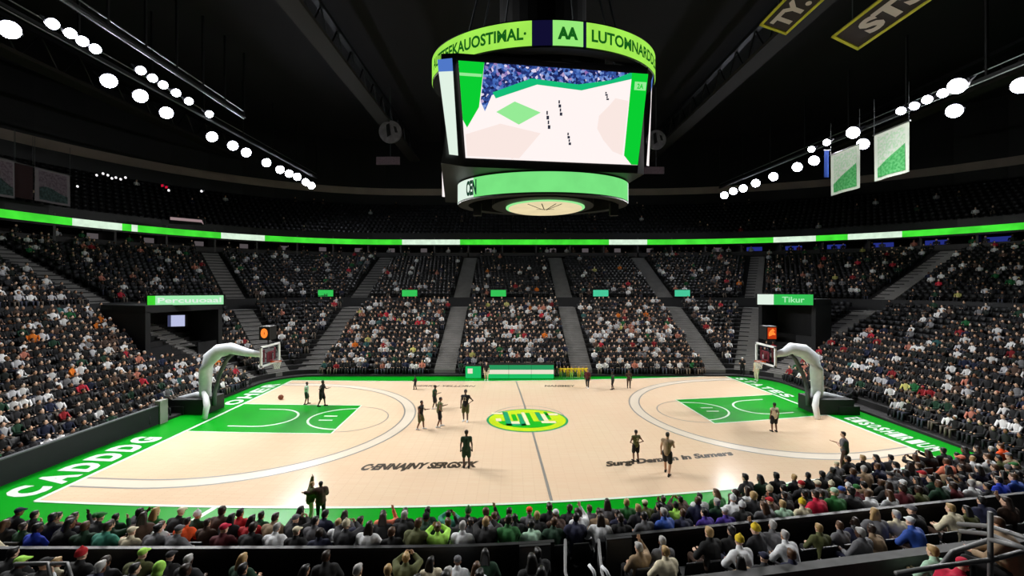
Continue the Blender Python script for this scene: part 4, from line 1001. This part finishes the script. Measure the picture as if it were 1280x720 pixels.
def near_seat(x, y, z, rz, label):
    e = empty('stadium_seat', (x, y, z), rz, label, 'seat', 'black seats of the near stand')
    if not seat_me:
        a = MB(); a.box((0, .0, .43), (.46, .42, .05)); a.tube([(-.22, .2, .43), (.22, .2, .43)], .035, 8); m1 = a.mesh('seat_pan')
        b = MB()
        for i in range(6):
            t0, t1 = i/6, (i+1)/6; f = lambda t, o: (-.25-.07*t-.04*math.sin(t*3)+o, .44+.46*t)
            for o_, s_ in ((0, 1), (-.03, -1)):
                (ya, za), (yb, zb) = f(t0, o_), f(t1, o_); wa, wb = .23-.04*max(0, t0-.75)*4, .23-.04*max(0, t1-.75)*4
                b.quad((-wa, ya, za), (wa, ya, za), (wb, yb, zb), (-wb, yb, zb))
        b.tube([(-.19, -.355, .91), (.19, -.355, .91)], .025, 6); m2 = b.mesh('backrest')
        c = MB()
        for s in (-1, 1): c.box((s*.25, -.05, .60), (.04, .34, .04)); c.box((s*.25, -.18, .32), (.035, .05, .62)); c.box((s*.25, -.12, .02), (.05, .2, .03))
        c.box((0, -.18, .36), (.5, .04, .04))
        m3 = c.mesh('frame'); m1.materials.append(M_seat); m2.materials.append(M_seat); m3.materials.append(M_black); seat_me.update(seat_pan=m1, backrest=m2, frame=m3)
    for n_, me in seat_me.items():
        o = bpy.data.objects.new(n_, me); col.objects.link(o); o.parent = e
# colour overrides by the place they hold in the photograph: (row, metres right of the aisle) -> clothes
def wx(px, base):
    s = (px-640)/F; x = s*base
    for _ in range(30): x = s*ny(base, x)
    return x
OV = [(228, 3, 'orange', 'short', 'black'), (290, 2, 'red', 'short', 'black'), (318, 3, 'red', 'long', 'black'), (290, 4, 'maroon', 'cap', 'crimson'), (48, 4, 'royal blue', 'short', 'black'), (78, 2, 'tan', 'short', 'black'), (122, 4, 'teal', 'short', 'dark brown'),
      (348, 4, 'white', 'short', 'grey'), (160, 4, 'cream', 'cap', 'cream'), (475, 2, 'salmon', 'short', 'dark brown'), (550, 4, 'lime green', 'bun', 'brown'), (574, 4, 'white', 'short', 'grey'), (435, 4, 'charcoal', 'beanie', 'cream'), (515, 4, 'olive', 'short', 'brown'),
      (665, 4, 'pale green', 'short', 'black'), (638, 4, 'green', 'short', 'dark brown'), (668, 2, 'grey', 'cap', 'orange'), (760, 4, 'white', 'long', 'dark brown'), (697, 4, 'dark green', 'short', 'brown'), (740, 3, 'tan', 'bun', 'dark brown'), (836, 4, 'blue', 'short', 'grey'), (862, 4, 'navy', 'short', 'brown'), (892, 4, 'purple', 'short', 'black'), (905, 4, 'purple', 'cap', 'white'), (908, 3, 'white', 'beanie', 'white'),
      (852, 3, 'lime green', 'short', 'black'), (1028, 4, 'crimson', 'short', 'dark brown'), (990, 4, 'cream', 'beanie', 'yellow'), (1005, 4, 'pale green', 'short', 'blond'), (1052, 4, 'green', 'cap', 'pale green'), (1045, 3, 'grey', 'cap', 'blue'), (1088, 4, 'white', 'short', 'brown'), (955, 4, 'grey', 'long', 'brown'), (1210, 4, 'white', 'short', 'grey'), (1250, 4, 'royal blue', 'short', 'black'), (1264, 4, 'blue', 'short', 'brown'),
      (1180, 1, 'salmon', 'short', 'brown'), (1260, 0, 'orange', 'short', 'brown'), (1195, 1, 'brown', 'cap', 'salmon'),
      (155, 5, 'olive', 'cap', 'lime green'), (208, 6, 'black', 'hood', 'lime green'), (16, 6, 'black', 'cap', 'lime green'), (190, 6, 'grey', 'short', 'black'), (60, 5, 'cream', 'short', 'blond'), (445, 6, 'cream', 'short', 'grey'), (475, 6, 'tan', 'short', 'blond'), (520, 5, 'olive', 'bun', 'blond'), (585, 6, 'white', 'long', 'brown'), (802, 5, 'tan', 'short', 'grey'),
      (842, 5, 'grey', 'short', 'grey'), (830, 6, 'cream', 'short', 'blond'), (882, 5, 'black', 'short', 'blond'), (920, 6, 'white', 'beanie', 'yellow'), (948, 5, 'charcoal', 'beanie', 'yellow'), (985, 6, 'white', 'short', 'grey'), (970, 5, 'grey', 'short', 'grey'), (1028, 5, 'olive', 'short', 'blond'), (1108, 5, 'grey', 'long', 'blond'), (1128, 5, 'cream', 'short', 'grey'), (1142, 6, 'blue', 'cap', 'white'), (1182, 5, 'cream', 'short', 'blond'), (1082, 6, 'grey', 'short', 'grey')]
ROWNM = ['outermost courtside row, right end', 'second outermost courtside row, right end', 'front courtside row', 'second courtside row', 'last row before the black barrier', 'first row behind the barrier', 'second row behind the barrier', 'bottom row behind the barrier']
R_ = random.Random(11); used = 0
for ri, (base, z) in enumerate(NROWS):
    x0 = [11.2, 7.2, -14.5, -13.8, -12.8, -11.6, -10.6, -9.4][ri]; x1 = [19.3, 18.6, 17.8, 17.2, 16.6, 14.4, 11.5, 6.0][ri]
    n = int((x1-x0)/.565); slots = []
    for i in range(n):
        X = x0+.565*(i+.5)
        if abs(X-AX-.02) < .75 and ri > 4: continue
        slots.append(X)
    ov = {}
    for px, r, jc, hk, hc in OV:
        if r == ri:
            X = wx(px, base); j = min((q for q in range(len(slots)) if q not in ov), key=lambda q: abs(slots[q]-X)); ov[j] = (jc, hk, hc)
    L0 = sum(1 for s in slots if s < AX); prob = [.9, .93, .93, .95, .93, .50, .42, .32][ri]
    for j, X in enumerate(slots):
        k = (L0-j) if X < AX else (j-L0+1); side = 'left' if X < AX else 'right'
        sl = math.atan2(g_(X+.1)-g_(X-.1), .2); y = ny(base, X); rz = sl*1.0
        if ri < 2: where = '%s, %s place' % (['outermost courtside row at right end', 'second outermost courtside row at right'][ri], ordn(j+1))
        else: where = '%s, %s seat %s of aisle' % (ROWNM[ri], ordn(k), side)
        ls = len(where.split())
        near_seat(X, y, z, rz, 'black seat, '+where)
        if j not in ov and R_.random() > prob: continue
        jc = R_.choices(['black', 'charcoal', 'grey', 'navy', 'dark green', 'green', 'white', 'maroon', 'tan', 'brown', 'olive', 'red', 'teal', 'cream'], [34, 20, 7, 8, 7, 2.5, 3.5, 2.5, 3, 5, 4, 1.5, 1, 2])[0]
        hk = R_.choices(['short', 'long', 'bun', 'curly', 'beanie', 'cap'], [40, 25, 6, 12, 7, 10])[0]
        hc = R_.choices(['black', 'dark brown', 'brown', 'blond', 'grey'], [40, 30, 14, 7, 5])[0] if hk not in ('beanie', 'cap') else R_.choice(['black', 'charcoal', 'white', 'grey', 'red', 'green', 'navy', 'cream'])
        if j in ov: jc, hk, hc = ov[j]
        hw = {'short': 'short %s hair', 'long': 'long %s hair', 'bun': '%s hair bun', 'curly': 'curly %s hair', 'beanie': '%s beanie', 'cap': '%s cap', 'hood': '%s hood'}[hk] % hc
        lab = 'person in %s top, %s, %s' % (jc, hw, where)
        while len(lab.split()) > 16: lab = lab.replace('person in ', '', 1).replace(' top,', ',', 1) if lab.startswith('person') else ' '.join(lab.split()[:16])
        sit(X+R_.uniform(-.03, .03), y+R_.uniform(-.05, .04)+.02, z, rz+R_.uniform(-.25, .25), R_.choices(range(6), [24, 20, 9, 20, 20, 5])[0], R_.choices(['light', 'tan', 'brown', 'dark'], [50, 22, 16, 12])[0], jc, R_.choice(['black', 'charcoal', 'navy', 'brown']), hk, hc, lab, 'spectators in the near stand', R_.uniform(.92, 1.08)); used += 1
print('near people', used)
# barrier behind the courtside rows
def curved_wall(name, base, x0, x1, z0, z1, th, m, label, cat, railm=None, n=30, capw=.08, kind=None):
    e = empty(name, ((x0+x1)/2, ny(base, (x0+x1)/2), z0), 0, label, cat); ox, oy = e.location.x, e.location.y
    def prism(b0, b1, za, zb, mm, nm):
        mb = MB(); xs = [x0+(x1-x0)*i/n for i in range(n+1)]
        for a, b in zip(xs, xs[1:]):
            p = [(a-ox, ny(b0, a)-oy), (b-ox, ny(b0, b)-oy), (b-ox, ny(b1, b)-oy), (a-ox, ny(b1, a)-oy)]
            mb.quad(*[(*q, zb-z0) for q in p]); mb.quad((*p[1], za-z0), (*p[0], za-z0), (*p[0], zb-z0), (*p[1], zb-z0)); mb.quad((*p[3], za-z0), (*p[2], za-z0), (*p[2], zb-z0), (*p[3], zb-z0))
        for X, sg in ((x0, 1), (x1, -1)):
            mb.quad((X-ox, ny(b0, X)-oy, za-z0), (X-ox, ny(b1, X)-oy, za-z0), (X-ox, ny(b1, X)-oy, zb-z0), (X-ox, ny(b0, X)-oy, zb-z0))
        mb.build(nm, mm, e)
    prism(base, base+th, z0, z1, m, 'panel')
    if railm: prism(base-.02, base+th+.02, z1, z1+capw, railm, 'top_rail')
    return e
M_drail = mat('dark_rail', (30, 30, 33), .5); M_lrail = mat('worn_grey_rail', (118, 118, 118), .5, .3)
curved_wall('crowd_barrier', 9.72, -18, AX-.62, .4, 1.36, .06, M_black, 'long black barrier behind the courtside rows, left of the aisle', 'barrier', M_drail)
curved_wall('crowd_barrier', 9.72, AX+.62, 22, .4, 1.36, .06, M_black, 'long black barrier behind the courtside rows, right of the aisle', 'barrier', M_drail)
M_dg = mat('smoky_panel', (74, 78, 78), .4)
for x0, x1, l in ((AX-1.45, AX-.72, 'left'), (AX+.62, AX+1.25, 'right')):
    curved_wall('gate_panel', 9.58, x0, x1, .55, 1.44, .04, M_dg, 'grey gate panel at the aisle gap, on its %s side' % l, 'gate', M_drail, n=4, capw=.03)
def rail(name, pts_list, r, m, label, loc):
    e = empty(name, loc, 0, label, 'handrail'); o = V3(loc)
    for nm, pts in pts_list:
        MB().tube([tuple(V3(p)-o) for p in pts], r, 8).build(nm, m, e, True)
    return e
for sx, l in ((-.42, 'left'), (.36, 'right')):
    X = AX+sx; rail('aisle_handrail', [('rail', [(X+.05, 9.75, 1.52), (X, 9.4, 1.5), (X-.06, 8.9, 1.35), (X-.02, 8.5, 1.25), (X+.14, 8.25, 1.62), (X+.2, 7.9, 1.75), (X+.2, 7.6, 1.7)]), ('post', [(X+.05, 9.7, .4), (X+.05, 9.7, 1.5)]), ('post', [(X+.2, 7.9, .9), (X+.2, 7.9, 1.75)])], .035, M_lrail, 'grey bent handrail on the %s side of the near aisle steps' % l, (X, 9.7, .4))
mb = MB()
for i in range(7): mb.box((AX, 9.35-.33*i, .42+.05*i+.0), (1.0, .33, .1+.1*i))
mb.build('aisle_steps', M_tier, None)['kind'] = 'structure'
curved_wall('concrete_ledge', 7.20, 2.6, 20, 1.0, 2.0, .22, mat('ledge_concrete', (84, 84, 84), .8, noise=.2, scale=3), 'long grey concrete ledge running up to the right over the last rows', 'ledge')
# lower right guard rail and lower left rails
rp = lambda px, py, Y: at(px, py, Y)
rail('guard_rail', [('post', [rp(1238, 640, 6.6), rp(1238, 730, 6.6)]), ('rail', [rp(1198, 655, 7.4), rp(1238, 658, 6.9), rp(1300, 678, 6.0)]), ('rail', [rp(1200, 664, 7.4), rp(1238, 668, 6.9), rp(1300, 694, 6.0)]), ('rail', [rp(1236, 674, 6.6), rp(1300, 690, 6.1)]), ('rail', [rp(1120, 717, 6.2), rp(1180, 707, 6.4), rp(1238, 700, 6.6), rp(1300, 684, 6.5)]), ('rail', [rp(1176, 708, 6.4), rp(1190, 690, 6.6), rp(1240, 674, 6.8)])], .035, M_lrail, 'tangle of worn grey guard rails in the lower corner near the crimson jacket', rp(1238, 735, 6.6))
rail('guard_rail', [('rail', [rp(18, 705, 7.2), rp(60, 704, 7.2), rp(64, 725, 7.0)]), ('rail', [rp(64, 704.5, 7.2), rp(84, 704, 7.2), rp(90, 725, 7.0)])], .03, M_lrail, 'short grey rails in the lower corner under the royal blue jacket', rp(40, 730, 7.2))
rail('guard_rail', [('rail', [rp(736, 706, 7.3), rp(742, 714, 7.2), rp(745, 726, 7.1)]), ('rail', [rp(752, 708, 7.3), rp(758, 714, 7.2), rp(764, 726, 7.1)])], .03, M_white, 'small pale bent rails just right of the aisle at the frame edge', rp(748, 730, 7.2))
# two larger spectators close to the rail
p = at(1197, 700, 6.9); sit(p[0], p[1], 1.05+.55, -1.0, 1, 'light', 'crimson', 'black', 'cap', 'crimson', 'person bending forward in a bright crimson jacket and cap beside the corner guard rail', None, 1.0)
p = at(1252, 690, 7.6); sit(p[0], p[1], 1.75, .6, 3, 'tan', 'tan', 'black', 'short', 'brown', 'large person in tan jacket turned sideways behind the corner guard rail', None, 1.1)
p = at(1172, 690, 8.0); sit(p[0]-.1, p[1], 1.15, .2, 0, 'light', 'pale green', 'black', 'short', 'blond', 'blond person in pale green jacket seated left of the corner guard rail', None, 1.0)
p = at(1120, 700, 6.9)
# ---- standing figures on the court
def standing(st=0.0, armL='down', armR='down', lean=0.0, turn=0.0, wide=0.0, crouch=0.0):
    c = crouch
    J = dict(pelvis=(0, -.12*c, .98-.2*c), waist=(0, lean*.3-.08*c, 1.14-.2*c), chest=(0, lean*.8, 1.34-.22*c), neck=(0, lean*1.1, 1.50-.24*c), head=(0, lean*1.3+.02, 1.66-.25*c),
             shL=(-.19, lean, 1.42-.22*c), shR=(.19, lean, 1.42-.22*c), hipL=(-.10, -.1*c, .93-.2*c), hipR=(.10, -.1*c, .93-.2*c),
             knL=(-.12-wide*.5, .05+st*.5+.22*c, .51-.04*c), knR=(.12+wide*.5, .05-st*.3+.22*c, .51-.04*c), anL=(-.12-wide, st, .09), anR=(.12+wide, -st, .09+.1*abs(st)), toeL=(-.14-wide, st+.17, .04), toeR=(.14+wide, -st+.17, .04), look=(math.sin(turn), math.cos(turn), -.05))
    for s, a, sg in (('L', armL, -1), ('R', armR, 1)):
        sh = V3(J['sh'+s])
        if a == 'down': el, wr, hd = sh+V3((sg*.07, -.03, -.29)), sh+V3((sg*.08, .04, -.55)), (0, .1, -1)
        elif a == 'hip': el, wr, hd = sh+V3((sg*.20, -.1, -.25)), sh+V3((-sg*.02, .05, -.40)), (-sg*.6, .5, -.4)
        elif a == 'fwd': el, wr, hd = sh+V3((sg*.05, .14, -.25)), sh+V3((-sg*.03, .38, -.18)), (0, 1, .1)
        elif a == 'out': el, wr, hd = sh+V3((sg*.26, .06, -.10)), sh+V3((sg*.48, .14, -.06)), (sg*1, .2, .1)
        elif a == 'up': el, wr, hd = sh+V3((sg*.12, .08, .24)), sh+V3((sg*.05, .1, .50)), (0, 0, 1)
        elif a == 'fold': el, wr, hd = sh+V3((sg*.08, .08, -.28)), sh+V3((-sg*.14, .22, -.20)), (-sg*1, .05, .1)
        elif a == 'knee': el, wr, hd = sh+V3((sg*.06, .12, -.26)), V3(J['kn'+s])+V3((0, .0, .12)), (0, .3, -1)
        J['el'+s] = el; J['wr'+s] = wr; J['hd'+s] = hd
    return J
def stand(px, py_top, py_feet, rz, J, skin, top, topk, bottom, botk, hair, hcol, label, group=None, shoe='white', z0=0.0, extra=None, Y=None, sleeve=None, bulk=1.0):
    Y = Y or F*(H-z0)/(py_feet-HY); hgt = (py_feet-py_top)*Y/F; s = hgt/(V3(J['head']).z+.16)
    e = empty('person', ((px-640)*Y/F, Y, z0), rz, label, 'person', group); e.scale = (s, s, s)
    bd, fr = figure(J, .0125, .3); bd.materials.append(SK[skin]); bd.materials.append(M_eye); bd.materials.append(M_lip); link_o(bd, 'body', e)
    sl = sleeve if sleeve is not None else {'jersey': 0, 'shirt': .55, 'jacket': 1}[topk]
    t = cloth(J, topk, sl, bulk=bulk); t.materials.append(cm(top)); to = link_o(t, topk, e)
    b_ = cloth(J, botk); b_.materials.append(cm(bottom)); link_o(b_, botk, e)
    
    for q in 'LR': sh = shoes(J, q); sh.materials.append(cm(shoe)); link_o(sh, 'shoe', e)
    h = head_bits(fr, hair); h.materials.append(HC[hcol] if hcol in HC and hair not in ('cap', 'beanie') else cm(hcol)); link_o(h, 'hair' if hair not in ('cap', 'beanie') else hair, e)
    if extra:      # jersey number on the back and chest
        for sgn in (1, -1):
            mb = MB(); c = V3(J['chest']); text_mb(mb, extra[0], lambda x, y: (c.x+(x-.5)*.16*(-1 if sgn > 0 else 1), c.y+sgn*(.183+.004), c.z-.12+.2*y), 0, .03); mb.build('jersey_number', cm(extra[1]), e)
    return e
def link_o(me, name, parent):
    o = bpy.data.objects.new(name, me); col.objects.link(o); o.parent = parent; return o
S = standing
stand(383, 477, 505.5, -1.3, S(.1, 'down', 'out', .02, .2), 'dark', 'pale green', 'jersey', 'dark green', 'shorts', 'short', 'black', 'player in pale green jersey standing at the far side of the left painted key', shoe='dark green')
stand(402, 475, 508, -1.6, S(.18, 'fwd', 'out', .06, 0), 'dark', 'black', 'jersey', 'black', 'shorts', 'curly', 'black', 'player in black standing right beside the pale green player at the left key', shoe='black')
stand(525.5, 500, 537, -1.8, S(.16, 'fwd', 'down', .05), 'brown', 'black', 'jersey', 'olive', 'shorts', 'short', 'black', 'lone player in black jersey and olive shorts, nearest left of the close pair', extra=('3', 'cream'))
stand(543, 481, 511, -1.5, S(.12, 'down', 'fwd', .03), 'dark', 'dark green', 'jersey', 'black', 'shorts', 'bun', 'black', 'farther player of the close pair left of the centre emblem, dark green top', extra=('1', 'yellow'))
stand(549, 496, 534, -1.2, S(.14, 'fwd', 'hip', .05), 'brown', 'olive', 'jersey', 'black', 'shorts', 'short', 'black', 'nearer player of the close pair left of the centre emblem, olive jersey', extra=('7', 'black'))
stand(582, 486.5, 527, 3.0, S(.05, 'hip', 'down', 0), 'dark', 'black', 'jersey', 'olive', 'shorts', 'curly', 'black', 'player in black facing the near stand, just left of the centre emblem', extra=('12', 'cream'))
stand(583, 537, 585, .1, S(.03, 'down', 'down', 0), 'dark', 'dark green', 'shirt', 'dark green', 'shorts', 'curly', 'dark brown', 'player seen from behind in plain dark green, above the dark script lettering', shoe='black', sleeve=.35)
stand(795, 537, 577, .2, S(.04, 'hip', 'hip', 0), 'brown', 'olive', 'jersey', 'black', 'shorts', 'curly', 'black', 'player with hands on hips in olive jersey at the right script lettering', extra=('22', 'cream'), shoe='black')
stand(834, 540, 593, -.6, S(.2, 'down', 'fwd', .04), 'tan', 'tan', 'jersey', 'black', 'shorts', 'bun', 'black', 'striding player in tan top and black shorts over the right script lettering', shoe='black')
stand(968, 503, 540, .1, S(.03, 'down', 'down', 0), 'brown', 'cream', 'jersey', 'black', 'shorts', 'curly', 'black', 'player in cream jersey and black shorts below the right painted key', extra=('9', 'black'), shoe='black')
stand(1056, 539, 591, .9, S(.08, 'fold', 'fwd', .03), 'light', 'grey', 'shirt', 'brown', 'trousers', 'short', 'black', 'referee in grey shirt and brown trousers near the right corner of the court', shoe='black')
stand(734.5, 461, 485, 2.6, S(.14, 'down', 'down', 0), 'tan', 'maroon', 'shirt', 'black', 'trousers', 'short', 'brown', 'person in maroon shirt and black trousers on far sideline beside the yellow group', shoe='white', sleeve=1)
stand(766, 464, 487, 1.6, S(.12, 'out', 'down', .02), 'dark', 'dark green', 'jersey', 'black', 'shorts', 'short', 'black', 'player in dark green by the far sideline, left of the person in brown', shoe='black')
stand(786, 462, 485, 3.0, S(.0, 'down', 'fold', 0), 'brown', 'brown', 'shirt', 'brown', 'trousers', 'long', 'black', 'long haired person in brown standing by the far sideline, rightmost of three', sleeve=1, shoe='black')
stand(519, 470, 487, 1.2, S(.1, 'fwd', 'down', 0), 'dark', 'black', 'shirt', 'black', 'trousers', 'short', 'black', 'small figure in black at the far sideline beyond the close pair of players', sleeve=1, shoe='black')
stand(608, 452, 475.5, 3.1, S(.05, 'down', 'down', 0), 'light', 'black', 'shirt', 'cream', 'shorts', 'short', 'brown', 'person in black top and cream shorts standing between the two far side tables', shoe='white')
stand(946, 449, 476, 2.0, S(.05, 'hip', 'down', 0), 'light', 'cream', 'shirt', 'cream', 'trousers', 'short', 'blond', 'person all in cream standing on the apron beyond the right backboard', shoe='white')
stand(928, 446, 470, 2.6, S(.05, 'fwd', 'fwd', 0), 'light', 'black', 'shirt', 'black', 'trousers', 'cap', 'white', 'person in black with white cap at the far right court corner', shoe='black')
# two embracing figures by the near sideline
stand(388, 602, 651, -.9, S(.1, 'up', 'fwd', .05), 'light', 'olive', 'jacket', 'cream', 'trousers', 'short', 'blond', 'person in olive yellow jacket with one arm raised at the near sideline above the crowd', shoe='black', bulk=1.5)
stand(401, 602, 652, .4, S(.06, 'out', 'fwd', .05), 'brown', 'brown', 'jacket', 'black', 'trousers', 'curly', 'black', 'person in bulky brown jacket beside the one with the raised arm at the near sideline', shoe='black', bulk=2.0)
# yellow-clad group standing behind the far sideline
for i in range(9):
    px = 696+4.6*i; yel = i > 0
    pose = S(.03*(i % 3), 'hip' if i % 2 else 'down', 'down', 0, .2*(i % 3-1))
    stand(px, 456+(i % 2), 471.5, PI+.2*(i % 3-1), pose, ['light', 'tan', 'brown'][i % 3], 'yellow' if yel else 'dark green', 'shirt', ['yellow', 'lime green', 'green'][i % 3] if yel else 'dark green', 'trousers', ['long', 'bun', 'short', 'curly'][i % 4], ['brown', 'black', 'blond'][i % 3],
          ('person in yellow top of the far sideline group, %s beyond the one in dark green' % ordn(i)) if yel else 'person in dark green nearest the display table, beginning the yellow group', 'people standing by the far side display table', Y=33.4+.25*(i % 2))
# ball on the floor by the left key
e = empty('basketball', (0, 0, 0), .4, 'brown basketball lying on the maple floor beyond the left painted key', 'ball'); p = at(351, 497.5, 1)
Yb = F*H/(499.5-HY); e.location = ((351-640)*Yb/F, Yb, 0); MB().ball((0, 0, .16), .16, 0, 20, 14).build('ball_skin', mat('basketball_leather', (120, 60, 30), .6), e, True)
mb = MB()
for ax in range(3):
    pts = [(.161*math.cos(2*PI*i/24), .161*math.sin(2*PI*i/24)) for i in range(25)]
    mb.tube([((a, b, .16) if ax == 0 else (a, 0, b+.16) if ax == 1 else (0, a, b+.16)) for a, b in pts], .004, 4)
mb.build('seam_line', M_black, e)

# ------------------------------------------------------------------ camera, light, view
cam = bpy.data.cameras.new('camera'); co = bpy.data.objects.new('camera', cam); col.objects.link(co)
co.location = (0, 0, H); co.rotation_euler = (PI/2, 0, 0); cam.lens = F/1280*36; cam.sensor_width = 36; cam.shift_y = -4/1280; cam.clip_end = 300; cam.clip_start = .1
bpy.context.scene.camera = co
w = bpy.data.worlds.new('arena_dark'); bpy.context.scene.world = w; w.use_nodes = True
w.node_tree.nodes['Background'].inputs[0].default_value = (.5, .52, .6, 1); w.node_tree.nodes['Background'].inputs[1].default_value = .02
def spot(loc, tgt, power, size=80, r=.5, c=(1, .99, .97), blend=.6):  # unseen spots without fixtures, added to brighten stands and banners
    ld = bpy.data.lights.new('added_fill_spot', 'SPOT'); ld.energy = power; ld.spot_size = math.radians(size); ld.spot_blend = blend; ld.shadow_soft_size = r; ld.color = c
    o = bpy.data.objects.new('added_fill_spot', ld); col.objects.link(o); o.location = loc; o.rotation_euler = (Vector(tgt)-Vector(loc)).to_track_quat('-Z', 'Y').to_euler(); return o
spot((-12, 24, 25), (-14, 39, 1), 3600, 50); spot((12, 24, 25), (14, 39, 1), 3600, 50); spot((0, 27, 25), (0, 39, 1), 3000, 50)
spot((-8, 24, 25), (-26, 21, 1), 10500, 58); spot((8, 24, 25), (28, 22, 1), 12500, 62)
spot((8, 18, 24), (24.9, 29, 16), 6500, 24)  # added spot with no fixture, brightens the pale green banners
spot((0, 14, 25), (0, 10.5, 0), 2500, 70)
vs_ = bpy.context.scene.view_settings; vs_.view_transform = 'Standard'; vs_.look = 'None'; vs_.gamma = 1; vs_.exposure = 0; vs_.use_curve_mapping = False
bpy.context.scene.cycles.max_bounces = 5; bpy.context.scene.cycles.use_denoising = True
